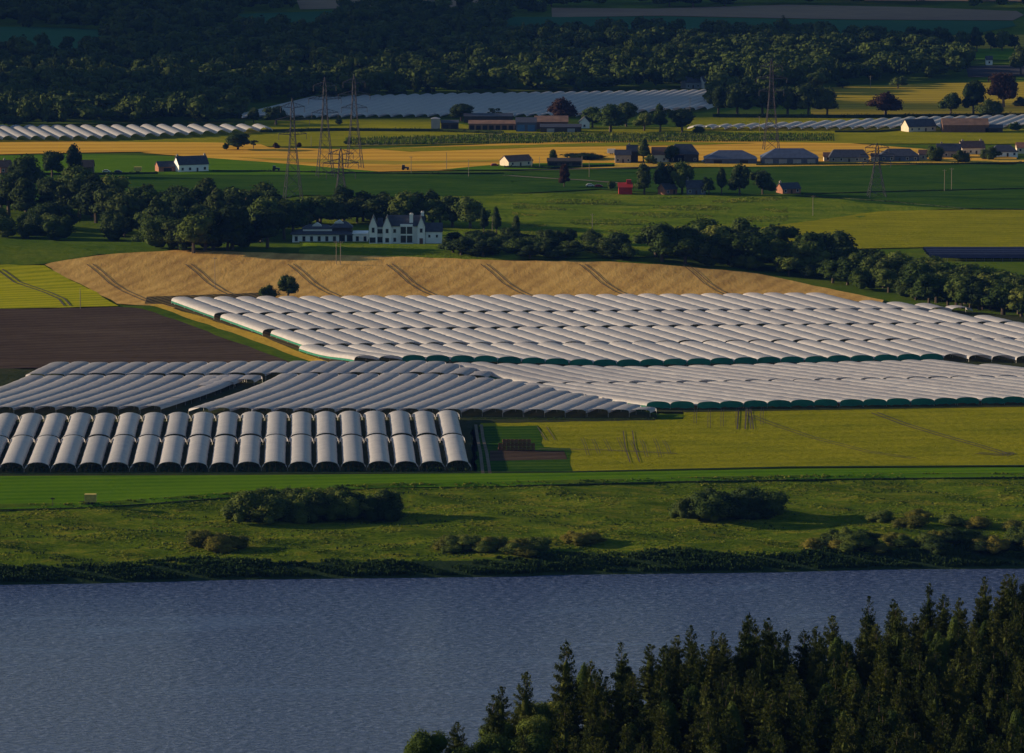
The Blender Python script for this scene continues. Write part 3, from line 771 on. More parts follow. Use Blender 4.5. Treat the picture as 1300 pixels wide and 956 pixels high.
def gable_roof(parent, x0, x1, y0, y1, z, rh, mat, along='x', over=.35, hip=0.0, th=.22):
    mb = MB()
    if along == 'x':
        a0, a1, b0, b1 = x0 - over, x1 + over, y0 - over, y1 + over
    else:
        a0, a1, b0, b1 = y0 - over, y1 + over, x0 - over, x1 + over
    mid = (b0 + b1) / 2; ze = z - over * rh / ((b1 - b0) / 2 - over + 1e-6) * .9
    def pt(a, b_, zz): return (a, b_, zz) if along == 'x' else (b_, a, zz)
    for dz in (0,):
        h0, h1 = a0 + hip, a1 - hip
        top = [pt(h0, mid, z + rh + th), pt(h1, mid, z + rh + th)]
        e = [pt(a0, b0, ze + th), pt(a1, b0, ze + th), pt(a1, b1, ze + th), pt(a0, b1, ze + th)]
        lo = [pt(a0, b0, ze), pt(a1, b0, ze), pt(a1, b1, ze), pt(a0, b1, ze), pt(h0, mid, z + rh + .02), pt(h1, mid, z + rh + .02)]
        v = e + top + lo
        fs = [(0, 1, 5, 4), (2, 3, 4, 5), (6, 10, 11, 7), (8, 11, 10, 9), (0, 6, 7, 1), (2, 8, 9, 3)]
        if hip > 0: fs += [(3, 0, 4), (1, 2, 5), (6, 9, 10), (8, 7, 11), (0, 3, 9, 6), (1, 7, 8, 2)]
        else: fs += [(0, 4, 10, 6), (4, 3, 9, 10), (1, 7, 11, 5), (5, 11, 8, 2)]
        mb.v = v; mb.f = fs
    return mb.build('roof', M[mat], parent)
def walls(parent, x0, x1, y0, y1, wh, rh, mat, along='x', hip=False, name='wall'):
    mb = MB()
    if hip: mb.box(x0, x1, y0, y1, -1.0, wh)
    elif along == 'x':
        n = 0; my = (y0 + y1) / 2
        mb.v = [(x, y, z) for x in (x0, x1) for (y, z) in ((y0, -1.), (y1, -1.), (y1, wh), (my, wh + rh), (y0, wh))]
        mb.f = [(0, 1, 2, 3, 4)[::1], (5, 9, 8, 7, 6), (0, 4, 9, 5), (1, 6, 7, 2), (0, 5, 6, 1)]
    else: mb.prism([(x0, -1.), (x1, -1.), (x1, wh), ((x0 + x1) / 2, wh + rh), (x0, wh)], y0, y1)
    return mb.build(name, M[mat], parent)
def chimney(roof, x, y, z0, z1, s=.5, mat='stone'):
    mb = MB(); mb.box(x - s, x + s, y - s * .7, y + s * .7, z0, z1 - .25); mb.box(x - s * 1.2, x + s * 1.2, y - s * .9, y + s * .9, z1 - .25, z1)
    for k in (-.45, .45): mb.tube((x + k * s, y, z1 - .05), (x + k * s, y, z1 + .5), .16, .13, 6)
    mb.build('chimney', M[mat], roof)
def house(px, py, wpx, label, name='house', cat='house', wh=3.0, rh=3.0, dp=8.0, rot=0.0, wall='render_white', roof='slate', hip=0.0, along='x', nwin=3, chim=(), door=True, group=None, endwin=False, wnd=(1.1, 1.3), doormat='dark'):
    x, y, z = P1(px, py); W = wpx * mpp(y)
    e = link(name, None, None, (x, y, z)); e.rotation_euler = (0, 0, math.radians(rot)); tag(e, label, cat, group)
    walls(e, -W / 2, W / 2, 0, dp, wh, rh, wall, along, hip > 0)
    rf = gable_roof(e, -W / 2, W / 2, 0, dp, wh, rh, roof, along, hip=hip)
    ns = nwin + (1 if door else 0)
    for i in range(ns):
        cx = -W / 2 + W * (i + .5) / ns
        if door and i == ns // 2:
            mb = MB(); mb.box(cx - .5, cx + .5, -.09, .02, 0, 2.05); mb.build('door', M[doormat], e)
        else: window(e, cx, 0, .9, min(wnd[0], W / ns * .7), wnd[1])
    if endwin: window(e, -W / 2, dp / 2, 1.0, 1.1, 1.2, 'l')
    for cx, hgt in chim: chimney(rf, cx * W / 2, dp / 2 if along == 'x' else dp * .5, wh + rh - .8, wh + rh + hgt, .5)
    return e
def shed(px, py, wpx, label, wh=4.0, rh=1.6, dp=14, wall='rust', roof='rust', along='x', doors=2, name='farm_shed', hip=0.0, group=None, dmat='black', rot=0):
    x, y, z = P1(px, py); W = wpx * mpp(y)
    e = link(name, None, None, (x, y, z)); e.rotation_euler = (0, 0, math.radians(rot)); tag(e, label, 'farm building', group)
    walls(e, -W / 2, W / 2, 0, dp, wh, rh, wall, along, hip > 0); gable_roof(e, -W / 2, W / 2, 0, dp, wh, rh, roof, along, hip=hip, over=.3)
    for i in range(doors):
        cx = -W / 2 + W * (i + .5) / doors; q = min(2.2, W / doors * .35)
        mb = MB(); mb.box(cx - q, cx + q, -.09, .02, 0, wh * .75); mb.build('door', M[dmat], e)
    return e

# the big white house
x, y, z = P1(514, 310); s = mpp(y)
e = link('country_house', None, None, (x, y, z)); tag(e, 'large white gabled house with slate roofs and tall windows among trees', 'house')
def X_(p): return (p - 514) * s
walls(e, X_(494), X_(538), 2.0, 11, 8.2, 4.2, 'render_white'); rf = gable_roof(e, X_(494), X_(538), 2.0, 11, 8.2, 4.2, 'slate')
chimney(rf, X_(522), 3.6, 9.0, 13.4, .8, 'render_white'); chimney(rf, X_(536), 6.5, 11, 14, .7, 'render_white')
for a, b_, y0, wh, rh in ((468.5, 479, .6, 8.0, 4.6), (486, 497, 0.0, 8.0, 4.6), (530, 539.5, .8, 8.0, 4.4)):
    walls(e, X_(a), X_(b_), y0, 9.5, wh, rh, 'render_white', 'y'); gable_roof(e, X_(a), X_(b_), y0, 9.5, wh, rh, 'slate', 'y', over=.25)
walls(e, X_(479), X_(486), 2.5, 9, 7.6, 3.6, 'render_white'); gable_roof(e, X_(479), X_(486), 2.5, 9, 7.6, 3.6, 'slate', over=0.05)
mb = MB(); mb.box(X_(508), X_(524), 0.9, 2.4, -1, 8.9); mb.build('bay', M['render_white'], e)
for zz in (0.6, 4.6):
    for q in (512, 520): window(e, X_(q), .9, zz, 2.4, 3.2)
window(e, X_(473.7), .6, 5.2, 1.2, 2.2); window(e, X_(473), .6, .6, 2.6, 2.4); window(e, X_(482), 2.5, 4.6, 2.4, 2.0); window(e, X_(482), 2.5, .6, 2.4, 2.4)
window(e, X_(491.5), 0, 5.0, 1.2, 1.9); window(e, X_(491.5), 0, .8, 1.6, 2.0); window(e, X_(501), 2.0, 5, 1.2, 1.6); window(e, X_(501), 2.0, .9, 1.2, 1.8)
window(e, X_(534.7), .8, 5.2, 1.2, 1.8); mb = MB(); mb.box(X_(534.7) - .8, X_(534.7) + .8, .70, .82, 0, 2.6); mb.build('door', M['tile'], e)
walls(e, X_(540), X_(561), 2.6, 10, 5.6, 3.4, 'render_white'); gable_roof(e, X_(540), X_(561), 2.6, 10, 5.6, 3.4, 'slate')
for q in (545, 554.5): window(e, X_(q), 2.6, 2.8, .9, 1.2)
# its long low pavilion
x, y, z = P1(419, 307); s2 = mpp(y)
e = link('pavilion', None, None, (x, y, z)); tag(e, 'long low white pavilion with glazed lanterns on its roof beside the large white house', 'building')
def Y_(p): return (p - 419) * s2
walls(e, Y_(371), Y_(467), 1, 14, 3.4, 0, 'render_white', hip=True); gable_roof(e, Y_(371), Y_(446), 1, 14, 3.4, 1.6, 'slate', hip=5, over=.9)
mb = MB(); mb.box(Y_(447), Y_(467), .8, 14.3, 3.4, 3.75); mb.build('flat_roof', M['render_white'], e)
for k in range(10):
    q = 376 + k * 9.7
    if k in (6, 7): window(e, Y_(q), 1, .1, 2.6, 2.9)
    else: window(e, Y_(q), 1, .2, 1.3, 2.2)
walls(e, Y_(384), Y_(421), 4.5, 11, 5.6, 0, 'render_white', hip=True, name='upper_wall'); gable_roof(e, Y_(384), Y_(421), 4.5, 11, 5.6, 1.4, 'slate', hip=3, over=.5)
walls(e, Y_(421), Y_(446), 5, 12, 6.2, 0, 'dark', hip=True, name='upper_wall'); gable_roof(e, Y_(421), Y_(446), 5, 12, 6.2, 2.2, 'slate', hip=3, over=.6)
for a, b_, yy, zz in ((396, 408, 6.0, 6.9), (424, 436, 7, 8.0)):
    mb = MB(); mb.prism([(Y_(a), zz - .6), (Y_(b_), zz - .6), (Y_(b_), zz), ((Y_(a) + Y_(b_)) / 2, zz + 1.2), (Y_(a), zz)], yy, yy + 3.0); mb.build('roof_lantern', M['frame'], e)

house(246, 218, 40, 'white gabled cottage with dark roof and two end chimneys, sunlit left gable', 'cottage', wh=4.0, rh=4.0, dp=8.5, rot=24, nwin=3, chim=((-.92, 1.0), (.92, 1.0)), wnd=(1.2, 1.4))
shed(213, 218, 24, 'low brick outbuilding with slate roof beside the white cottage', wh=2.8, rh=2.4, dp=7, wall='brick', roof='slate', doors=1, name='outbuilding', rot=20)
house(22, 260, 38, 'white bungalow with brown tiled roof at the left edge among trees', 'bungalow', wh=3.0, rh=2.6, dp=9, rot=15, roof='tile', chim=((-.6, .9), (.9, .9)))
house(8, 220, 16, 'small brick house with sunlit gable at the far left edge', wh=3.4, rh=3.2, dp=7, rot=22, wall='brick', roof='tile', chim=((0, .8),), nwin=1)
shed(106, 221, 24, 'dark barn half hidden behind the left-hand trees', wh=3.6, rh=3.4, dp=9, wall='dark', roof='dark', doors=1, name='barn')
# farm in the middle distance
FG = 'farm buildings in the middle distance'
x, y, z = P1(553, 165)
e = link('grain_silo', None, None, (x, y, z)); tag(e, 'pale grey silo block at the left end of the distant farm', 'silo', FG)
mb = MB(); mb.box(-2.6, 2.6, 0, 5, -1, 6.6); mb.build('body', M['tin_grey'], e); mb = MB(); mb.v = [(-2.8, -.2, 6.6), (2.8, -.2, 6.6), (2.8, 5.2, 6.6), (-2.8, 5.2, 6.6), (0, 2.5, 7.5)]; mb.f = [(0, 1, 4), (1, 2, 4), (2, 3, 4), (3, 0, 4), (3, 2, 1, 0)]; mb.build('cap', M['tin_grey'], e)
shed(571, 165, 22, 'open-sided dark shed beside the pale silo of the distant farm', 4.2, 1.2, 10, 'dark', 'slate', doors=2, group=FG)
shed(628, 165, 66, 'long rust brown cattle shed with dark doorways at the distant farm', 3.6, 1.6, 12, 'rust', 'rust', doors=8, group=FG)
shed(668, 167, 26, 'blue-grey barn with blue doors in the middle of the distant farm', 5.2, 2.4, 16, 'slate_blue', 'slate', doors=2, group=FG, dmat='bluedoor')
shed(700, 164, 42, 'brown roofed barn right of the blue-grey barn at the distant farm', 4.2, 3.0, 16, 'tile', 'rust', doors=1, group=FG)
shed(712, 168, 52, 'low dark shed with a white door in front of the brown roofed barn', 3.0, 1.4, 10, 'dark', 'slate', doors=2, group=FG, dmat='tin_grey')
house(742, 163, 13, 'small white gabled farmhouse at the right end of the distant farm', wh=3.6, rh=3.2, dp=9, along='y', nwin=1, door=False, group=FG)
shed(620, 155, 62, 'low dark roof behind the rust brown cattle shed', 3.4, 1.4, 12, 'dark', 'slate', doors=0, group=FG)
# roadside houses
HG = 'houses along the far road'
house(661, 211, 36, 'bungalow with a cream sunlit gable and dark roof, leftmost of the roadside houses', 'bungalow', wh=2.8, rh=2.8, dp=9, rot=32, wall='cream', roof='tile', nwin=2, group=HG)
shed(717, 211, 44, 'long low dark shed between the bungalow and the parked trailer', 2.6, 1.4, 9, 'dark', 'dark', doors=3, group=HG)
house(791, 207, 20, 'low grey stone house left of the tall roadside tree', wh=4.4, rh=2.4, dp=8, wall='stone', roof='slate', nwin=2, group=HG)
house(803, 206, 14, 'tall narrow dark house against the tall roadside tree', wh=6.0, rh=3.0, dp=7, wall='dark', roof='slate', nwin=1, group=HG, chim=((-.6, .8),))
house(848, 206, 40, 'cream house behind the green roadside tree', wh=4.2, rh=3.6, dp=9, wall='cream', roof='tile', nwin=3, group=HG)
house(868, 206, 38, 'large dark hipped roof house right of the green roadside tree', wh=4.5, rh=4.8, dp=12, wall='dark', roof='slate', hip=4, nwin=3, group=HG)
shed(928, 208, 66, 'low building with a blue-grey sloping roof, left of the blue roofed pair', 2.6, 4.0, 16, 'slate_blue', 'slate_blue', doors=2, hip=8, group=HG)
shed(1003, 208, 72, 'long barn with blue-grey roof and pale windows, right of the blue roofed pair', 3.2, 4.4, 16, 'slate_blue', 'slate_blue', doors=4, hip=8, group=HG, dmat='tin_grey')
house(1078, 206, 50, 'brown roofed bungalow right of the blue roofed barn', 'bungalow', wh=2.8, rh=3.6, dp=11, roof='slate', wall='stone', hip=3, nwin=4, group=HG)
house(1051, 205, 10, 'small cream gable between the blue roofed barn and the brown roofed bungalow', wh=2.6, rh=2.0, dp=6, wall='cream', roof='tile', nwin=1, door=False, group=HG)
house(1111, 205, 9, 'small pale lean-to between the two brown roofed bungalows', wh=2.6, rh=1.6, dp=6, wall='cream', roof='tile', nwin=1, door=False, group=HG)
house(1142, 205, 50, 'dark hipped bungalow with blue-white windows behind the right-hand pylon', 'bungalow', wh=3.0, rh=3.4, dp=11, roof='slate', wall='slate_blue', hip=5, nwin=4, group=HG)
house(1172, 203, 10, 'little orange-cream gable at the end of the hipped bungalow', wh=3.0, rh=2.2, dp=6, wall='cream', roof='tile', nwin=1, door=False, group=HG)
house(1205, 200, 30, 'dark roofed house screened by hedges', wh=3.6, rh=3.6, dp=9, wall='stone', roof='slate', nwin=3, group=HG, chim=((-.6, .8),))
house(1236, 196, 30, 'cream house with a brown roof and sunlit wall near the right edge', wh=3.6, rh=3.4, dp=9, wall='cream', roof='tile', rot=10, nwin=3, group=HG, chim=((-.8, .8), (.8, .8)))
house(1275, 199, 34, 'white walled bungalow with a sloping dark roof near the right edge', 'bungalow', wh=2.8, rh=3.2, dp=10, roof='slate', hip=4, nwin=3, group=HG)
house(1300, 194, 18, 'orange roofed bungalow cut off by the right edge', 'bungalow', wh=2.8, rh=2.6, dp=8, wall='cream', roof='brick', nwin=1, group=HG)
house(1171, 167, 40, 'dark roofed cottage with a cream left gable below the far field', 'cottage', wh=3.0, rh=4.0, dp=9, rot=25, wall='cream', roof='slate', nwin=3)
shed(1226, 168, 58, 'long purple-brown barn beside the dark roofed cottage', 4.2, 3.4, 14, 'tile', 'rust', doors=0)
shed(1262, 168, 22, 'small dark lean-to at the right end of the purple-brown barn', 2.6, 1.6, 8, 'dark', 'slate', doors=1)
# red barn and cottages in the copse
x, y, z = P1(794, 247)
e = link('barn', None, None, (x, y, z)); tag(e, 'bright red wooden barn with a small red turret at the edge of the copse', 'barn')
walls(e, -3.4, 3.4, 0, 8, 3.6, 2.0, 'red', 'x'); rf = gable_roof(e, -3.4, 3.4, 0, 8, 3.6, 2.0, 'red')
mb = MB(); mb.box(.6, 3.0, 2.8, 5.2, 4.4, 7.2); mb.build('turret', M['red'], e); mb = MB(); mb.box(-1.2, 1.2, -.09, .02, 0, 2.6); mb.build('door', M['red'], e)
house(852, 247, 18, 'small cottage with an orange wall half hidden in the copse', 'cottage', wh=2.8, rh=2.6, dp=7, rot=30, wall='brick', roof='slate', nwin=1)
house(884, 247, 24, 'blue-grey cottage with two chimneys behind the copse trees', 'cottage', wh=3.2, rh=3.6, dp=8, wall='slate_blue', roof='slate', nwin=2, chim=((-.9, 1.2), (.9, 1.2)))
house(1005, 246, 26, 'small brick cottage with a dark roof standing alone right of the copse', 'cottage', wh=2.6, rh=2.6, dp=7, rot=25, wall='brick', roof='slate', nwin=2, chim=((-.9, 1.0),))
# half seen far buildings
house(880, 112, 20, 'pale gabled house in front of the far woods, left of a pair', wh=4.0, rh=3.6, dp=9, rot=20, wall='tin_grey', roof='slate', nwin=2)
house(902, 112, 18, 'pale blue-grey house in front of the far woods, right of a pair', wh=4.6, rh=3.2, dp=9, rot=20, wall='render_white', roof='slate', nwin=2)
house(1256, 82, 8, 'small pale blue house beside the far lane', wh=3.4, rh=2.4, dp=6, wall='render_white', roof='slate', nwin=1, door=False)
house(194, 148, 9, 'pale cottage glimpsed between woodland trees', 'cottage', wh=3.4, rh=2.6, dp=7, wall='tin_grey', roof='slate', nwin=1, door=False)

# navy netted frames on the right
x0_, y0_, z0_ = P1(1180, 331)
e = link('growing_frame', None, None, (x0_, y0_, z0_)); tag(e, 'long navy blue netted growing frame behind the hedge trees at the right edge', 'growing frame')
M['navy'] = film_mat('navy_net', (.012, .020, .055), (.022, .034, .085), .1, .7)
for k in range(4):
    mb = MB(); pr = [(0, 1.2), (2, 2.6), (4, 3.0), (6, 2.6), (8, 1.2)]
    mb.v = [(X9 * 1.0, k * 9.0 + py_, pz_) for X9 in np.linspace(0, 80, 21) for py_, pz_ in pr]
    mb.f = [(i * 5 + j, i * 5 + j + 1, i * 5 + j + 6, i * 5 + j + 5) for i in range(20) for j in range(4)]
    mb.build('net', M['navy'], e)
mb = MB()
for k in range(4):
    for xx in range(0, 81, 4): mb.tube((xx, k * 9.0, -.5), (xx, k * 9.0, 1.25), .06, .06, 4)
mb.build('frame', M['steel'], e)

# ------------------------------------------------------------------ pylons and poles
M['pylon'] = plain('pylon_steel', (.065, .06, .07), .7, .15, .3, .2)
def pylon(px, py, hm, label, rot=0.0):
    x, y, z = P1(px, py)
    e = link('electricity_pylon', None, None, (x, y, z)); e.rotation_euler = (0, 0, math.radians(rot)); tag(e, label, 'pylon', 'electricity pylons')
    lv = [(0, 4.4), (.12, 3.7), (.25, 3.0), (.36, 2.45), (.46, 1.95), (.55, 1.55), (.62, 1.3), (.69, 1.1), (.76, .95), (.83, .85), (.9, .75), (1.0, .12)]
    mb = MB()
    for i in range(len(lv) - 1):
        (a, ra), (b_, rb) = lv[i], lv[i + 1]; za, zb = a * hm - (.5 if i == 0 else 0), b_ * hm
        ca = [(ra, ra), (-ra, ra), (-ra, -ra), (ra, -ra)]; cb = [(rb, rb), (-rb, rb), (-rb, -rb), (rb, -rb)]
        for k in range(4):
            k2 = (k + 1) % 4
            mb.tube((*ca[k], za), (*cb[k], zb), .20, .18)
            mb.tube((*ca[k], za), (*cb[k2], zb), .09); mb.tube((*ca[k2], za), (*cb[k], zb), .09); mb.tube((*cb[k], zb), (*cb[k2], zb), .08)
    mb.build('tower', M['pylon'], e)
    for zf, aw in ((.64, 7.0), (.78, 8.6), (.91, 6.0)):
        mb = MB(); zc = zf * hm; r_ = 1.0
        for sx in (-1, 1):
            for sy in (-r_ * .8, r_ * .8):
                mb.tube((sx * r_, sy, zc), (sx * aw, 0, zc + .3), .2); mb.tube((sx * r_, sy, zc + 2.2), (sx * aw, 0, zc + .4), .16)
            for q in (.33, .66): mb.tube((sx * (r_ + (aw - r_) * q), 0, zc + .1), (sx * (r_ + (aw - r_) * (q - .2)), 0, zc + 2.2 * (1 - q + .2)), .1)
        ca_ = mb.build('crossarm', M['pylon'], e)
        for sx in (-1, 1):
            ib = MB(); ib.tube((sx * aw, 0, zc + .2), (sx * aw, 0, zc - 2.6), .13, .13, 6); ib.build('insulator', M['pylon'], ca_)
pylon(372, 252, 50, 'lattice pylon at the left of the group of four, standing in the dark green field', 12)
pylon(413, 224, 52, 'lattice pylon second from the left of the group of four', 12)
pylon(450, 213, 50, 'lattice pylon behind the others with its feet in the straw field', 12)
pylon(433, 278, 34, 'shorter lattice pylon in front, right behind the low white pavilion', 12)
pylon(979, 190, 51, 'tall lattice pylon in front of the dark right-hand trees', 5)
pylon(1113, 250, 27, 'small lattice pylon at the corner of the dark green field', 5)
def pole(px, py, hpx, label, arm=True, thick=.16):
    x, y, z = P1(px, py); hm = hpx * mpp(y)
    e = link('utility_pole', None, None, (x, y, z)); tag(e, label, 'utility pole', 'wooden utility poles')
    mb = MB(); mb.tube((0, 0, -.4), (0, 0, hm), thick, thick * .75, 6); mb.build('post', M['wood_pole'], e)
    if arm:
        mb = MB(); mb.box(-1.0, 1.0, -.07, .07, hm - .75, hm - .6)
        for q in (-.9, 0, .9): mb.tube((q, 0, hm - .6), (q, 0, hm - .25), .07, .05, 5)
        mb.build('crossarm', M['wood_pole'], e)
for a in [(427, 336, 30, 'left pole of the pair rising from the wheat below the large house', True), (432.5, 336, 30, 'right pole of the pair rising from the wheat below the large house', True),
          (748, 225, 20, 'pale pole beside the track left of the red barn', False), (675, 213, 14, 'left pole of two beside the cream gabled bungalow', False), (685, 213, 14, 'right pole of two beside the cream gabled bungalow', False),
          (739, 213, 15, 'thin pole beside the long low dark shed', False), (1199, 243, 28, 'left pole of the pair in the dark green field', True), (1208, 241, 28, 'right pole of the pair in the dark green field', True),
          (1032, 274, 26, 'pole standing in the rough pasture right of the lone brick cottage', True), (1105, 112, 16, 'pale pole at the edge of the far barley field', True), (522, 218, 20, 'thin pole in the straw field right of the pylons', True),
          (567, 215, 22, 'thin pole in the straw field halfway to the farm road', False), (595, 224, 22, 'pale pole at the edge of the dark green field', False), (752, 293, 22, 'thin pole rising from the low shrubs', True), (625, 300, 26, 'pale pole in front of the paired dark trees', False),
          (273, 368, 42, 'slim pole standing in the wheat near its left end', True), (102, 392, 26, 'slim pole at the foot of the lime green field', False), (876, 146, 22, 'pole by the grey polytunnels left of the right-hand trees', True), (964, 168, 20, 'dark pole left of the tall right-hand pylon', True),
          (395, 186, 14, 'thin pole between the first two pylons', False)]:
    pole(*a)

# ------------------------------------------------------------------ trees, hedges, shrubs
def in_poly(x, y, poly):
    c = False; n = len(poly); j = n - 1
    for i in range(n):
        xi, yi = poly[i]; xj, yj = poly[j]
        if (yi > y) != (yj > y) and x < (xj - xi) * (y - yi) / (yj - yi) + xi: c = not c
        j = i
    return c
def grove(poly, n, hr, wr, kinds, label, group, lod='mid', mind=10, hfun=None, name=None, seed=1):
    r = random.Random(seed); xs = [p[0] for p in poly]; ys = [p[1] for p in poly]; pts = []; tries = 0
    while len(pts) < n and tries < 6000:
        tries += 1
        x = r.uniform(min(xs), max(xs)); y = r.uniform(min(ys), max(ys))
        if in_poly(x, y, poly) and all(abs(x - a) + 3.0 * abs(y - b) > mind for a, b in pts): pts.append((x, y))
    pts.sort()
    for i, (x, y) in enumerate(pts):
        s_ = mpp(P1(x, y)[1]); k, tone = r.choice(kinds); f = r.uniform(0, 1)
        h_ = (hr[0] + (hr[1] - hr[0]) * f) * s_ * (hfun(x, y) if hfun else 1); w_ = (wr[0] + (wr[1] - wr[0]) * (.3 * r.random() + .7 * f)) * s_
        tree(x, y, h_, w_, k, tone, f'{label[0]}, {nth(i + 1)} from the left {label[1]}', group, lod=lod, name=name)
BL, TL, BU = 'broad', 'tall', 'bush'
# left woods in front of the dark green field
grove([(-20, 262), (30, 262), (150, 262), (200, 275), (330, 282), (370, 300), (340, 318), (250, 326), (170, 300), (100, 280), (-20, 275)], 42, (40, 62), (42, 62),
      [(BL, ''), (BL, 'dark'), (BL, 'light'), (TL, 'dark'), (BL, 'dark')], ('green broadleaf tree', 'in the left-hand wood behind the wheat'), 'trees of the left-hand wood', 'hi', 15, seed=3)
grove([(-20, 285), (60, 290), (150, 298), (200, 300), (330, 318), (200, 322), (150, 312), (90, 305), (-20, 303)], 26, (28, 46), (32, 52),
      [(BL, ''), (BL, 'dark'), (BU, 'dark'), (BU, '')], ('low dark tree', 'along the front of the left-hand wood'), 'trees of the left-hand wood', 'hi', 15, seed=4)
for a in [(35, 242, 50, 44, BL, 'dark', 'tall dark tree leaning over the white bungalow at the left'), (66, 225, 38, 32, BL, 'dark', 'flat topped dark tree, middle of the three tall trees left of the barn'),
          (94, 224, 44, 32, TL, 'dark', 'pointed dark tree beside the half hidden barn'), (20, 236, 34, 30, BL, 'dark', 'dark tree above the white bungalow'), (62, 258, 36, 36, BL, 'dark', 'dark tree right of the white bungalow'),
          (112, 250, 32, 34, BL, 'dark', 'dark bushy tree below the half hidden barn'), (80, 240, 12, 14, BL, 'dark', 'small round tree on the dark green field'),
          (302, 190, 24, 34, BL, 'dark', 'round dark tree standing alone in the left straw field'), (286, 190, 9, 10, BU, 'dark', 'small bush beside the lone straw field tree'), (322, 189, 13, 12, 'sparse', 'dark', 'slim sapling right of the lone straw field tree'),
          (350, 158, 24, 34, BL, 'dark', 'dark round tree in front of the grey far polytunnels'), (322, 156, 22, 16, BL, 'dark', 'dark tree at the left end of the grey far polytunnels'),
          (586, 153, 24, 36, BL, 'dark', 'round dark green oak behind the distant farm'), (627, 152, 16, 20, 'sparse', '', 'small thin tree behind the distant farm'),
          (714, 155, 34, 40, BL, 'copper', 'copper beech behind the distant farm'), (752, 162, 30, 30, BL, '', 'green tree left of the farm copse'), (775, 168, 40, 44, BL, '', 'large green tree in the farm copse'),
          (795, 160, 34, 34, BL, 'dark', 'dark tree at the back of the farm copse'), (818, 166, 24, 28, BL, 'light', 'pale green tree in the farm copse'), (838, 168, 36, 28, TL, '', 'tall green tree in the farm copse'),
          (866, 168, 34, 34, BL, 'dark', 'dark tree at the right end of the farm copse'), (888, 169, 10, 18, BU, 'dark', 'low bush right of the farm copse'),
          (817, 206, 30, 26, TL, 'dark', 'tall dark green roadside tree among the houses'), (853, 206, 24, 22, BL, 'dark', 'small dark tree left of the large dark roof'), (826, 208, 14, 16, BU, 'light', 'bright green shrub under the tall roadside tree'),
          (702, 208, 20, 16, TL, '', 'green tree right of the cream gabled bungalow'), (716, 237, 32, 20, TL, 'copper', 'brownish tree standing alone left of the red barn'),
          (743, 202, 8, 60, BU, 'dark', 'clipped hedge in front of the long low dark shed'),
          (818, 247, 40, 30, TL, 'dark', 'dark tree right beside the red barn'), (842, 246, 42, 30, BL, 'dark', 'dark tree, second in the copse by the red barn'), (866, 246, 46, 34, BL, '', 'green tree above the orange walled cottage'),
          (916, 247, 34, 20, TL, 'dark', 'narrow dark tree right of the blue-grey cottage'), (939, 248, 44, 32, BL, 'dark', 'largest dark tree at the right of the copse'), (968, 247, 34, 34, BL, 'dark', 'dark tree at the right end of the copse by the brick cottage'), (900, 247, 24, 18, BL, 'dark', 'small dark tree behind the blue-grey cottage'), (777, 240, 12, 12, BU, '', 'small bush left of the red barn'),
          (1124, 147, 33, 46, BL, 'copper', 'dome shaped copper beech on the far barley field'), (1274, 136, 50, 42, 'broad', 'copper', 'tall copper tree at the right edge of the barley field'), (1236, 146, 50, 34, BL, 'dark', 'dark green tree beside the tall copper tree'),
          (1207, 146, 30, 30, BL, 'dark', 'dark bushy tree left of the tall dark green tree'), (1255, 148, 24, 44, BU, 'dark', 'dark thicket under the tall copper tree'), (1296, 135, 14, 20, BU, 'dark', 'small dark bush at the right edge of the barley field'),
          (912, 146, 40, 30, BL, 'dark', 'dark tree, leftmost of the row below the pylon'), (936, 147, 46, 40, BL, 'dark', 'dark tree, second in the row below the pylon'), (968, 147, 40, 36, BL, 'dark', 'dark tree behind the tall right-hand pylon'),
          (1000, 147, 42, 38, BL, 'dark', 'dark tree right of the tall right-hand pylon'), (1026, 148, 44, 36, BL, 'dark', 'dark tree, second from the right of the row below the pylon'), (1050, 148, 42, 34, BL, 'dark', 'dark tree at the right end of the row below the pylon'), (984, 118, 42, 46, BL, '', 'green tree standing behind the tall right-hand pylon'),
          (1186, 205, 22, 26, BU, 'dark', 'dark hedge left of the screened house'), (1220, 206, 18, 22, BU, 'dark', 'dark shrub in front of the screened house'), (1258, 202, 18, 26, BU, 'dark', 'dark shrub right of the cream house'), (1290, 166, 12, 22, BU, '', 'green bush right of the purple-brown barn'),
          (1172, 202, 10, 16, BU, 'dark', 'small dark bush right of the hipped bungalow'),
          (342, 380, 20, 32, BU, 'dark', 'dark bush at the back edge of the big white tunnel block'), (366, 379, 32, 30, BL, 'dark', 'small lone tree at the back edge of the big white tunnel block'), (334, 374, 8, 12, BU, 'copper', 'small brown bush left of the lone tree'),
          (441, 183, 6, 12, BU, 'dark', 'small dark bush between the pylons'), (430, 158, 8, 12, BU, 'dark', 'small dark bush behind the pylons'), (380, 187, 7, 8, BU, 'copper', 'small brown bush left of the pylons'), (350, 188, 8, 10, BU, 'copper', 'small brown bush in the straw field'),
          (655, 303, 30, 18, TL, 'dark', 'left tree of the dark pair right of the large house wood'), (630, 300, 38, 18, TL, 'dark', 'tall narrow dark tree behind the shrubs'), (614, 298, 34, 18, TL, 'dark', 'narrow dark tree right of the large house wood'),
          (361, 303, 56, 44, BL, 'dark', 'broad dark tree just left of the low white pavilion'), (372, 296, 46, 40, BL, '', 'green tree behind the left end of the low white pavilion'),
          (1296, 95, 40, 30, BL, 'dark', 'dark tree at the right edge beside the far lane')]:
    s_ = mpp(P1(a[0], a[1])[1])
    tree(a[0], a[1], a[2] * s_, a[3] * s_, a[4], a[5], a[6], None, lod='hi' if a[2] >= 18 else 'mid', cat='bush' if a[4] == BU else 'tree')
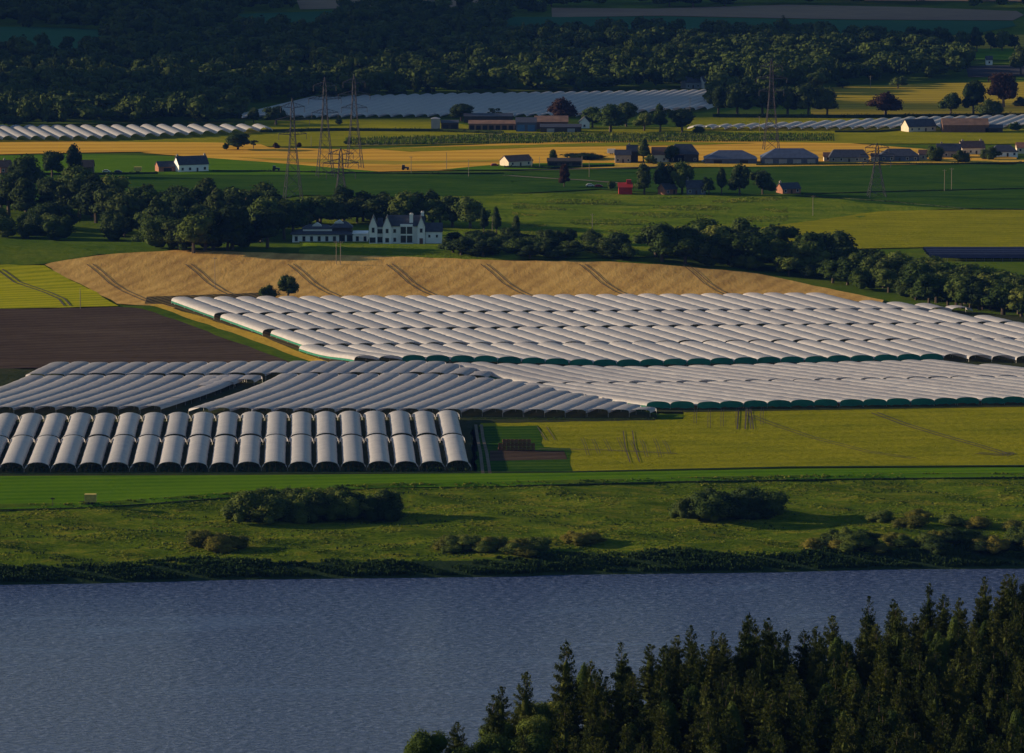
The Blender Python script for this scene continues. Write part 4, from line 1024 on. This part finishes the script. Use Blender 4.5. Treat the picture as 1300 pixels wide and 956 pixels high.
# behind and beside the big white house
grove([(385, 290), (470, 286), (560, 290), (600, 298), (600, 290), (470, 278), (385, 282)], 20, (30, 46), (36, 50), [(BL, 'dark'), (BL, ''), (BL, 'dark'), (TL, 'dark')], ('dark tree', 'in the row behind the large white house'), 'trees around the large white house', 'hi', 14, seed=9)
grove([(568, 320), (600, 312), (660, 312), (780, 318), (806, 328), (780, 331), (640, 328), (575, 325)], 30, (12, 24), (26, 42), [(BU, 'dark'), (BU, ''), (BL, 'dark')], ('dark shrub', 'in the lower scrub right of the large house'), 'scrub right of the large house', 'hi', 9, seed=11)
grove([(575, 306), (640, 302), (700, 306), (790, 310), (790, 316), (700, 314), (575, 316)], 18, (12, 22), (22, 34), [(BU, 'dark'), (BL, 'dark'), (TL, 'dark')], ('dark small tree', 'in the upper scrub right of the large house'), 'scrub right of the large house', 'hi', 10, seed=12)
# hedge of big trees running down to the right
grove([(818, 322), (880, 318), (960, 322), (1060, 334), (1180, 362), (1300, 384), (1360, 388), (1360, 396), (1290, 392), (1150, 372), (1050, 352), (950, 342), (830, 332)], 52, (34, 48), (44, 62),
      [(BL, ''), (BL, 'dark'), (BL, 'light'), (TL, ''), (BL, 'dark')], ('bushy green tree', 'in the tall belt behind the white tunnels'), 'belt of trees behind the white tunnels', 'hi', 16, hfun=lambda x, y: .95 if x > 1130 else 1.0, seed=21)
grove([(850, 334), (950, 343), (1050, 357), (1110, 372), (1180, 384), (1300, 405), (1350, 410), (1350, 398), (1180, 372), (1050, 348), (850, 330)], 34, (18, 34), (28, 44),
      [(BL, ''), (BU, 'dark'), (BU, ''), (BL, 'light')], ('low green tree', 'fronting the belt behind the white tunnels'), 'belt of trees behind the white tunnels', 'hi', 13, seed=22)
grove([(1130, 374), (1200, 376), (1350, 396), (1350, 410), (1290, 403), (1180, 387)], 24, (30, 48), (36, 54), [(BL, ''), (BL, 'dark'), (BL, 'light')], ('round green tree', 'in the right end of the tree belt'), 'belt of trees behind the white tunnels', 'hi', 11, seed=27)
# meadow thickets
def thicket(poly, n, hr, wr, kinds, label, group, seed, mind=9): grove(poly, n, hr, wr, kinds, label, group, 'hi', mind, name='willow_bush', seed=seed)
thicket([(305, 655), (330, 652), (495, 652), (505, 660), (400, 664), (310, 663)], 24, (34, 46), (42, 60), [(BU, ''), (BU, 'dark'), (BU, 'light')], ('dense green willow bush', 'in the long thicket on the river meadow'), 'long willow thicket', 31, 8)
thicket([(862, 656), (885, 652), (975, 652), (980, 660), (870, 663)], 13, (30, 44), (46, 62), [(BU, 'dark'), (BU, '')], ('dark willow bush', 'in the rounded thicket on the meadow'), 'rounded willow thicket', 32, 9)
thicket([(242, 696), (262, 692), (305, 696), (290, 701), (250, 701)], 6, (20, 28), (36, 46), [(BU, 'gold')], ('golden bush', 'in the small clump near the left bank'), 'golden clump near the left bank', 33, 9)
thicket([(530, 700), (600, 694), (690, 698), (690, 708), (560, 706)], 14, (12, 24), (30, 46), [(BU, 'gold'), (BU, 'light')], ('yellow-green bush', 'in the loose clump at the middle of the bank'), 'yellow bushes on the middle bank', 34, 12)
thicket([(710, 690), (765, 686), (765, 692), (715, 694)], 3, (16, 22), (32, 42), [(BU, 'gold')], ('rounded yellow-green bush', 'in the clump below the middle of the meadow'), 'yellow clump on the meadow', 35, 18)
thicket([(1005, 690), (1060, 686), (1150, 690), (1240, 692), (1330, 690), (1330, 704), (1150, 702), (1010, 698)], 24, (12, 28), (30, 50), [(BU, 'gold'), (BU, ''), (BU, 'light'), (BU, 'dark')], ('yellow-green willow bush', 'on the right-hand bank'), 'willow bushes on the right bank', 36, 12)
thicket([(1080, 662), (1150, 656), (1180, 662), (1120, 670), (1240, 676), (1320, 680), (1320, 672), (1240, 668)], 8, (10, 18), (30, 44), [(BU, 'gold'), (BU, 'light')], ('low golden bush', 'across the right-hand meadow'), 'golden bushes on the right meadow', 37, 20)

# reeds along the bank and rough grass tufts on the meadow: nobody could count them
M['reed'] = leaf_mat('reeds', (.022, .048, .014), (.038, .070, .018), (.070, .100, .026), .12, .3)
M['tuft'] = leaf_mat('grass_tufts', (.040, .085, .009), (.090, .145, .013), (.19, .20, .028), .08, .25)
def tufts(name, xs, ys, hh, ww, mat, label, cat, per=4):
    n = len(xs); z = H(xs, ys)
    c0 = np.stack([xs, ys, z], 1).repeat(per, 0); N_ = n * per
    a = RN.uniform(0, 6.28, N_); hh_ = (hh * RN.uniform(.6, 1.2, n)).repeat(per) * RN.uniform(.7, 1.1, N_); ww_ = (ww * RN.uniform(.6, 1.3, n)).repeat(per)
    d_ = np.stack([np.cos(a), np.sin(a), np.zeros(N_)], 1); o = np.stack([-np.sin(a), np.cos(a), np.zeros(N_)], 1)
    p = c0 + o * (ww_ * RN.uniform(-.5, .5, N_))[:, None]
    lean = RN.normal(0, .22, (N_, 2)) * hh_[:, None]
    V4 = np.stack([p - d_ * ww_[:, None] * .5 + [0, 0, -.1], p + d_ * ww_[:, None] * .5 + [0, 0, -.1],
                   p + d_ * ww_[:, None] * .28 + np.stack([lean[:, 0], lean[:, 1], hh_], 1), p - d_ * ww_[:, None] * .32 + np.stack([lean[:, 0], lean[:, 1], hh_ * .92], 1)], 1).reshape(-1, 3)
    o_ = link(name, mesh_np(name, V4, np.arange(4 * N_).reshape(-1, 4), M[mat])); tag(o_, label, cat, kind='stuff')
n = 15000; xs = RN.uniform(-165, 165, n); wd_ = 11 + 4 * np.sin(xs / 19) + 3 * np.sin(xs / 7.3 + 1) + sstep(20, 90, xs) * 5
ys = yshore(xs) + RN.beta(1.1, 1.5, n) * wd_ + .3
cl = np.sin(xs / 6.1 + 1.7 * np.sin(ys / 3)) + .7 * np.sin(xs / 2.3 + ys); k = cl > -.75; xs, ys, cl = xs[k], ys[k], cl[k]
tufts('reeds', xs, ys, 1.05 + .35 * cl, .8, 'reed', 'dark green reeds and scrub along the far river bank', 'reeds')
n = 26000; xs = RN.uniform(-175, 175, n); lo_, hi_ = yshore(xs) + 9, ylev(xs) + 1.5; ys = lo_ + (hi_ - lo_) * RN.uniform(0, 1, n)
cl = np.sin(xs / 9 + 2 * np.sin(ys / 14)) * np.sin(ys / 5.2 + 1.4 * np.sin(xs / 17)) + .5 * np.sin(xs / 3.1 + ys / 4.7)
k = cl > -.1; xs, ys, cl = xs[k], ys[k], cl[k]
tufts('meadow_tufts', xs, ys, .34, .8, 'tuft', 'tussocky rough grass covering the river meadow', 'grass', 3)
n = 12000; xs = RN.uniform(-175, 175, n); lo_, hi_ = yshore(xs) + 8, ylev(xs) + .5; ys = lo_ + (hi_ - lo_) * RN.uniform(0, 1, n) ** 1.3
cl = np.sin(xs / 15 + 1.6 * np.sin(ys / 9) + 2) * np.sin(ys / 4.1 + 1.9 * np.sin(xs / 21) + 1); cl = cl + RN.normal(0, .25, n); k = cl > .55; xs, ys = xs[k], ys[k]
tufts('rushes', xs, ys, .6, .5, 'reed', 'dark clumps of rushes scattered over the river meadow', 'rushes', 3)
n = 16000; qx = RN.uniform(650, 1000, n); qy = RN.uniform(250, 322, n)
wx, wy, _ = P(qx, qy); cl = np.sin(wx / 13 + 2 * np.sin(wy / 31)) * np.sin(wy / 11 + 1.5 * np.sin(wx / 37)); k = (cl > .15) & (wy > 2190)
tufts('pasture_tufts', wx[k], wy[k], .32, 1.1, 'tuft', 'tussocky rough grass in the pasture behind the hedge trees', 'grass', 3)

# crop plants seen under the end-on tunnels
xs, ys = [], []
for i in range(21):
    xc = X0(582, 598) - 8.1 * i
    for o_ in (-2.4, -.8, .8, 2.4):
        for yy in np.arange(P1(300, 600)[1] + 1, P1(300, 536)[1], 1.4): xs.append(xc + o_ - .042 * (yy - P1(582, 598)[1]) + RN.normal(0, .15)); ys.append(yy)
tufts('fruit_plants', np.array(xs), np.array(ys), 1.3, .9, 'crop', 'dark leafy fruit plants growing in rows under the tunnels', 'crop plants', 3)
# orchard rows behind the straw fields
xs, ys = [], []
for px_ in np.arange(440, 1060, 3.0):
    for py_ in np.arange(171, 184, 1.1):
        if 176 - (px_ - 440) * .02 < py_ < 184 - (px_ - 440) * .008: a_ = P1(px_, py_); xs.append(a_[0]); ys.append(a_[1])
tufts('orchard_rows', np.array(xs), np.array(ys), 1.5, .9, 'tuft', 'even rows of small fruit trees beyond the straw field', 'orchard', 4)

# hedges
def hedge(pts, hm, wd, label, tone='dark', gap=0.0):
    d_ = densify(pts, 5, False); x, y, z = P([p[0] for p in d_], [p[1] for p in d_])
    ln = np.concatenate([[0], np.cumsum(np.hypot(np.diff(x), np.diff(y)))]); T = ln[-1]
    nl = int(min(9000, T * hm * 5)); t_ = RN.uniform(0, T, nl); hv = hm * (.75 + .3 * np.sin(t_ / 7.0) * np.sin(t_ / 2.9 + 1))
    cx = np.interp(t_, ln, x) - x[0]; cy = np.interp(t_, ln, y) - y[0]; cz = np.interp(t_, ln, z) - z[0]
    a = RN.uniform(-.2, np.pi + .2, nl)
    c = np.stack([cx + np.random.default_rng(1).normal(0, .3, nl), cy + np.cos(a) * wd / 2, cz + np.maximum(.1, np.sin(a)) * hv * RN.uniform(.3, 1, nl)], 1)
    nr = np.stack([RN.normal(0, .5, nl), np.cos(a), np.sin(a) + .2], 1) + RN.normal(0, .4, (nl, 3))
    v1, f1 = quads_at(c, nr, RN.uniform(.25, .5, nl), RN.uniform(.2, .4, nl))
    k_ = len(x); bot = []
    for i in range(k_):
        for dy_, dz_ in ((-wd * .36, -.2), (-wd * .3, hm * .62), (wd * .3, hm * .62), (wd * .36, -.2)): bot.append((x[i] - x[0], y[i] - y[0] + dy_, z[i] - z[0] + dz_))
    i = (np.arange(k_ - 1)[:, None] * 4 + np.arange(3)[None, :]).ravel()
    v, f = join([(v1, f1), (np.array(bot), np.stack([i, i + 1, i + 5, i + 4], 1))])
    o_ = link('hedge', mesh_np('hedge', v, f, M[LEAFY[tone]]), None, (float(x[0]), float(y[0]), float(z[0]))); tag(o_, label, 'hedge')
hedge([(-60, 223), (60, 222), (120, 222), (200, 221)], 1.8, 2, 'low dark hedge left of the brick outbuilding')
hedge([(270, 218), (330, 218), (500, 221), (640, 221)], 1.2, 1.6, 'low hedge line running right from the white cottage')
hedge([(330, 168), (420, 166), (560, 167), (640, 170)], 2.6, 3, 'dark hedge crossing the green strip below the grey far tunnels')
hedge([(1020, 247), (1110, 244), (1200, 242), (1330, 239)], .8, 1.2, 'thin hedge line across the dark green field')
hedge([(1010, 249), (1110, 255), (1230, 266), (1340, 267)], 1.0, 1.6, 'low hedge at the lower edge of the dark green field')
hedge([(905, 149), (1080, 150), (1330, 148)], 3.4, 4, 'dark hedge below the row of trees at the barley field')
hedge([(640, 213), (700, 214), (780, 211)], 1.6, 2, 'low hedge along the far road by the bungalow')
hedge([(960, 210), (1100, 209), (1200, 209), (1330, 207)], 1.4, 2, 'garden hedge in front of the roadside houses')
hedge([(1150, 165), (1110, 168), (1060, 168)], 1.6, 2, 'low hedge left of the cottage with the cream gable')
hedge([(600, 532), (700, 533), (830, 533)], .7, 1, 'rough grassy edge right of the grey tunnels', '')
hedge([(655, 618), (850, 613), (1100, 609), (1330, 607)], .7, 1.4, 'dark leafy strip standing for shade along the flood bank on the right', 'dark')  # dark leaf strip put in for the shaded face of the bank
hedge([(-60, 651), (110, 646), (200, 640), (330, 630)], .6, 1.2, 'dark leafy strip standing for shade along the flood bank on the left', 'dark')  # the bank's shade on this side, also made from dark leaves

# the far woods: one mass of trees
woods = [([(-60, 166), (-60, 62), (60, 84), (200, 60), (330, 44), (420, 40), (420, 128), (310, 134), (300, 158), (150, 160)], 1.0),
         ([(420, 128), (420, 44), (560, 44), (700, 50), (840, 50), (960, 50), (1060, 48), (1060, 105), (900, 113), (700, 119), (560, 122)], 1.0),
         ([(900, 120), (960, 60), (1090, 56), (1160, 62), (1228, 76), (1225, 100), (1140, 104), (1020, 118), (900, 135)], 1.0),
         ([(-60, -40), (200, -40), (380, -40), (380, 14), (310, 18), (290, 36), (210, 60), (135, 58), (135, 38), (0, 34), (-60, 32)], 1.0),
         ([(440, 44), (430, 20), (470, 12), (560, 14), (640, 10), (700, 12), (660, 24), (640, 30), (640, 44)], .8),
         ([(700, 6), (850, 2), (960, 0), (1100, 1), (1200, 4), (1200, 7), (960, 8), (700, 12)], .8),
         ([(960, -8), (1300, -6), (1340, 14), (1290, 12), (1100, 4), (960, -2)], .7)]
protos = []
for i in range(8):
    protos.append(crown(['broad', 'broad', 'broad', 'tall', 'broad', 'broad', 'conifer', 'broad'][i], 360, .060, seed=100 + i))
Vs, Fs, n0 = [], [], 0
rr = random.Random(5)
for poly, dens in woods:
    xs = [p[0] for p in poly]; ys = [p[1] for p in poly]
    wx, wy, _ = P([min(xs), max(xs), min(xs), max(xs)], [min(ys)] * 2 + [max(ys)] * 2)
    yy = float(wy.min())
    while yy < float(wy.max()):
        stp = 20 + (yy - 2800) * .012
        xx = float(wx.min())
        while xx < float(wx.max()):
            X_w = xx + rr.uniform(-4, 4); Y_w = yy + rr.uniform(-8, 8)
            z_w = float(H(X_w, Y_w)); dep = Y_w * CP + (CAMH - z_w) * SP
            px_ = 650 + FPX * X_w / dep; py_ = 478 - FPX * ((Y_w) * SP + (z_w - CAMH) * CP) / dep
            if in_poly(px_, py_, poly) and rr.random() < dens:
                pi_ = rr.choices(range(8), [5, 5, 5, 2, 5, 5, 1.2, 5])[0]
                v, f = protos[pi_]; h_ = rr.uniform(10, 22) * (1.15 if pi_ == 6 else 1); w_ = rr.uniform(15, 23) if pi_ not in (3, 6) else rr.uniform(9, 12)
                an = rr.uniform(0, 6.28); ca, sa = math.cos(an) * w_, math.sin(an) * w_
                vv = np.stack([v[:, 0] * ca - v[:, 1] * sa + X_w, v[:, 0] * sa + v[:, 1] * ca + Y_w, v[:, 2] * h_ + z_w - .5], 1)
                Vs.append(vv.astype(np.float32)); Fs.append(f + n0); n0 += len(v)
            xx += 10.5
        yy += stp
print('WOOD', len(Vs))
M['leaf_wood'] = leaf_mat('woodland_leaves', (.010, .024, .008), (.024, .045, .011), (.060, .086, .018), .05, .12)
o = link('woodland', mesh_np('woodland', np.concatenate(Vs), np.concatenate(Fs), M['leaf_wood'])); tag(o, 'dark far-off woods covering the slopes beyond the farmland', 'woodland', kind='stuff')
# single trees standing in front of the far fields
k = 0
ft = [(a, b_, hh, ww) for a, b_, hh, ww in [(430, 36, 30, 26), (455, 26, 22, 26), (500, 24, 20, 24), (560, 20, 22, 30), (590, 18, 26, 26), (620, 30, 22, 24), (730, 48, 22, 32), (765, 47, 26, 30), (55, 74, 34, 24), (85, 66, 22, 20), (110, 62, 18, 22),
      (1115, 62, 32, 40), (1172, 62, 28, 34), (1196, 63, 30, 32), (1222, 66, 30, 22), (1240, 66, 34, 20), (1258, 64, 26, 16), (1272, 64, 28, 22), (1288, 64, 22, 16), (1060, 52, 14, 22), (700, 8, 14, 20), (850, 8, 20, 30), (880, 9, 22, 34), (920, 8, 14, 24), (1140, 112, 16, 24), (1070, 112, 10, 20)]]
ft.sort()
for i, (a, b_, hh, ww) in enumerate(ft):
    s_ = mpp(P1(a, b_)[1]); tree(a, b_, hh * s_, ww * s_, BL, 'dark' if i % 3 else '', f'far-off tree, {nth(i + 1)} from the left among lone trees by distant fields', 'lone trees by the distant fields', lod='mid')

# ------------------------------------------------------------------ near hillside conifers
cands = []
rn = random.Random(12)
yy = 600.0
while yy < 800:
    xx = -30.0
    while xx < 110:
        a = xx + rn.uniform(-1.5, 1.5); b_ = yy + rn.uniform(-1.8, 1.8)
        if b_ < yedge(a) + 1: cands.append((a, b_))
        xx += 4.6
    yy += 6.4
near = []
for a, b_ in cands:
    z_ = float(H(a, b_)); h_ = rn.uniform(7.5, 12.0)
    dep = b_ * CP + (CAMH - z_) * SP
    px_ = 650 + FPX * a / dep; dt = b_ * CP + (CAMH - z_ - h_) * SP
    pt_ = 478 - FPX * (b_ * SP + (z_ + h_ - CAMH) * CP) / dt
    if -20 < px_ - 0 and px_ < 1330 and pt_ < 958: near.append((px_, a, b_, z_, h_))
near.sort()
while len(near) > 290:      # thin the inside of the wood first: its edge and its nearest rows show largest
    c9 = [near[rn.randrange(len(near))] for _ in range(6)]
    near.remove(max(c9, key=lambda q: float(yedge(q[1])) - q[2] if q[2] > 622 else -1))
print('NEAR', len(near))
for i, (px_, a, b_, z_, h_) in enumerate(near):
    left = px_ < 790
    u = rn.random()
    if px_ < 705 and u < .75: k, tone, wm, h2 = 'broad', 'light' if u < .3 else '', rn.uniform(6, 8), h_ * .78
    elif u < .12: k, tone, wm, h2 = 'tall', '', rn.uniform(4.5, 6), h_ * .85
    else: k, tone, wm, h2 = 'conifer', 'needle' if u < .75 else 'larch', rn.uniform(4.6, 6.6), h_ * rn.uniform(.92, 1.08)
    kind_ = {'broad': 'round leafy tree', 'tall': 'slim leafy tree'}.get(k, 'spiky dark conifer' if tone == 'needle' else 'yellowish green conifer')
    tree(0, 0, h2, wm, k, tone, f'{kind_}, {nth(i + 1)} from the left on the near hillside', 'trees on the near hillside', lod='near', cat='conifer' if k == 'conifer' else 'tree', xyz=(a, b_, z_)).rotation_euler = (rn.uniform(-.05, .05), rn.uniform(-.05, .05), rn.uniform(0, 6.28))

# the same wood carries on over the ground to the right, outside the picture: one mass
Vs, Fs, n0 = [], [], 0
pc = [crown('conifer', 500, .045, seed=300 + q) for q in range(4)]
for yy in np.arange(560, 790, 7.5):
    for xx in np.arange(62 + max(0, (yy - 600) * .17), 240, 6.0):
        a, b_ = xx + rn.uniform(-1.5, 1.5), yy + rn.uniform(-2, 2)
        if b_ > float(yedge(a)) or 650 + a / mpp(b_) < 1345: continue
        v, f = pc[rn.randrange(4)]; h_ = rn.uniform(8, 12); w_ = rn.uniform(4.8, 6.6)
        Vs.append(v * [w_, w_, h_] + [a, b_, float(H(a, b_)) - .3]); Fs.append(f + n0); n0 += len(v)
o = link('hillside_wood', mesh_np('hillside_wood', np.concatenate(Vs), np.concatenate(Fs), M['leaf_conifer'])); tag(o, 'continuing conifer wood on the near hillside beyond the right edge', 'wood', kind='stuff')

# ------------------------------------------------------------------ small things
def car(px, py, label, paint, ln=4.2, rot=0, name='parked_car'):
    x, y, z = P1(px, py); e = link(name, None, None, (x, y, z + .05)); e.rotation_euler = (0, 0, math.radians(rot)); tag(e, label, 'car')
    mb = MB(); mb.prism([(-ln / 2, .3), (ln / 2, .3), (ln / 2, .75), (ln * .3, .92), (ln * .18, 1.42), (-ln * .3, 1.42), (-ln * .44, .92), (-ln / 2, .85)], -.85, .85); mb.build('body', M[paint], e)
    mb = MB(); mb.prism([(-ln * .40, .95), (ln * .26, .95), (ln * .165, 1.36), (-ln * .285, 1.36)], -.87, .87); mb.build('windows', M['glass'], e)
    for q in (-.31, .31):
        for s_ in (-.8, .8): mb = MB(); mb.tube((q * ln, s_ - .1, .33), (q * ln, s_ + .1, .33), .33, .33, 10); mb.build('wheel', M['rubber'], e)
M['paint_white'] = plain('white_paint', (.7, .7, .68), .3, .03, 1); M['paint_red'] = plain('dark_red_paint', (.30, .03, .035), .35, .05, 1); M['paint_dark'] = plain('dark_blue_paint', (.03, .04, .08), .3, .05, 1); M['paint_gold'] = plain('straw_yellow', (.55, .42, .10), .8, .2, 1)
car(749, 237, 'white car parked left of the red barn', 'paint_white'); car(760, 237.5, 'dark red car parked between the white car and the red barn', 'paint_red')
car(628, 211, 'dark red car left of the cream gabled bungalow', 'paint_red', rot=10); car(896, 206, 'white car parked left of the blue roofed buildings', 'paint_white', rot=15); car(135, 219, 'white car parked on the green strip left of the outbuilding', 'paint_white')
car(150, 219.5, 'dark blue car parked beside the white car left of the outbuilding', 'paint_dark')
def tractor(px, py, label, paint='paint_dark'):
    x, y, z = P1(px, py); e = link('tractor', None, None, (x, y, z + .1)); tag(e, label, 'tractor')
    mb = MB(); mb.prism([(-.3, .8), (2.2, .8), (2.2, 1.5), (.2, 1.7), (-.3, 1.7)], -.45, .45); mb.build('bonnet', M[paint], e)
    mb = MB(); mb.prism([(-1.6, 1.0), (.1, 1.0), (0, 2.7), (-1.5, 2.7)], -.7, .7); mb.build('cab', M['glass'], e)
    for q, r_ in ((-.9, .85), (1.6, .5)):
        for s_ in (-.85, .85): mb = MB(); mb.tube((q, s_ - .2, r_), (q, s_ + .2, r_), r_, r_, 12); mb.build('wheel', M['rubber'], e)
tractor(350, 217, 'dark tractor standing at the edge of the straw field behind the left pylon')
tractor(514, 216, 'small dark tractor in the straw field right of the pylons')
def trailer(px, py, ln, label, mat):
    x, y, z = P1(px, py); e = link('trailer', None, None, (x, y, z)); tag(e, label, 'trailer')
    mb = MB(); mb.box(-ln / 2, ln / 2, -1.1, 1.1, .7, 3.0); mb.build('body', M[mat], e); mb = MB(); mb.box(-ln / 2 - 1.6, -ln / 2, -.08, .08, .6, .8); mb.build('drawbar', M['dark'], e)
    for q in (-.5, .5):
        for s_ in (-1, 1): mb = MB(); mb.tube((q, s_ - .12, .4), (q, s_ + .12, .4), .4, .4, 10); mb.build('wheel', M['rubber'], e)
trailer(776, 196, 4.5, 'white trailer at the field edge left of the dark narrow house', 'paint_white')
trailer(175, 219, 4, 'yellow trailer on the green strip left of the brick outbuilding', 'paint_gold')
trailer(115, 640, 3.4, 'small straw coloured trailer in the bright green strip by the river meadow', 'paint_gold')
# stacked crates beside the tunnels
M['crate'] = plain('old_timber', (.16, .060, .035), .85, .35, 1.5)
CG = 'stacked wooden crates'; k = 0
spots = [(635 + 5.2 * i, j) for i in range(9) for j in range(3 if i not in (0, 8) else 2)]
for i, (q, lv) in enumerate(spots):
    x, y, z = P1(q, 572.5); e = link('wooden_crate', None, None, (x + R.uniform(-.06, .06), y + R.uniform(-.1, .1), z + .12 + lv * 1.25)); e.rotation_euler = (0, 0, R.uniform(-.05, .05))
    tag(e, f'brown wooden crate, {nth(int((q - 635) / 5.2 + 1.5))} stack from the left, {["bottom", "middle", "top"][lv]} of the stack beside the plot', 'crate', CG)
    b1 = MB(); b1.box(-.55, .55, -.9, .9, .12, .2)
    for s_ in (-1, 1):
        for zz in (.25, .52, .79): b1.box(-.58, .58, s_ * .9 - .03, s_ * .9 + .03, zz, zz + .22); b1.box(s_ * .58 - .03, s_ * .58 + .03, -.86, .86, zz, zz + .22)
    b1.build('box', M['crate'], e); b2 = MB()
    for xx in (-.45, 0, .45): b2.box(xx - .06, xx + .06, -.88, .88, 0, .12)
    b2.build('pallet_foot', M['crate'], e)
# signpost in the bright strip
x, y, z = P1(67, 643); e = link('marker_post', None, None, (x, y, z)); tag(e, 'thin dark marker post with a small crosspiece beside the green strip', 'post')
mb = MB(); mb.tube((0, 0, -.2), (0, 0, 2.8), .10, .08, 6); mb.build('post', M['dark'], e); mb = MB(); mb.box(-.6, .6, -.05, .05, 2.1, 2.5); mb.build('board', M['dark'], e)

# ------------------------------------------------------------------ unseen clouds added high on the sunward side to shade the far woods
M['shade_cloud'] = plain('shade_cloud', (.8, .8, .8), 1.0, .02, .01, spec=0.0)
CZ = 950.0; cdx = CZ / math.tan(math.radians(SUN_EL)) * math.cos(math.radians(SUN_AZ)); cdy = CZ / math.tan(math.radians(SUN_EL)) * math.sin(math.radians(SUN_AZ))
for (x, y, rx_, ry_) in [(-330, 3480, 150, 200), (60, 3650, 100, 90), (300, 3800, 190, 160), (-230, 4150, 330, 300), (-450, 3850, 260, 350), (-330, 3080, 120, 90), (-120, 3110, 90, 60), (420, 3560, 90, 110)]:
    parts = []
    for i in range(13):
        a = R.uniform(0, 6.28); q = R.uniform(0, .9); sz = R.uniform(.20, .42)
        v, f = cube_sphere(5)
        parts.append((v * [rx_ * sz, ry_ * sz, 60 + 60 * sz] + [rx_ * q * math.cos(a), ry_ * q * math.sin(a), R.uniform(0, 40)], f))
    v, f = join(parts); v += RN.normal(0, 4, v.shape)
    o = link('shade_cloud', mesh_np('shade_cloud', v, f, M['shade_cloud']), None, (x - cdx, y + cdy, CZ)); tag(o, kind='structure'); o.data.polygons.foreach_set('use_smooth', [True] * len(f))

# ------------------------------------------------------------------ haze
HZ = 0.000014
m = bpy.data.materials.new('haze'); m.use_nodes = True; t = m.node_tree; t.nodes.clear()
out = t.nodes.new('ShaderNodeOutputMaterial'); pv = t.nodes.new('ShaderNodeVolumePrincipled')
pv.inputs['Color'].default_value = (.10, .28, 1.0, 1); pv.inputs['Density'].default_value = HZ; pv.inputs['Anisotropy'].default_value = 0.0
t.links.new(pv.outputs[0], out.inputs['Volume'])
zt = max(CAMH + 12, 0)
mb = MB(); mb.box(-6200, 6200, -500, 13400, -8, 340); hz = mb.build('haze', m); tag(hz, kind='stuff')
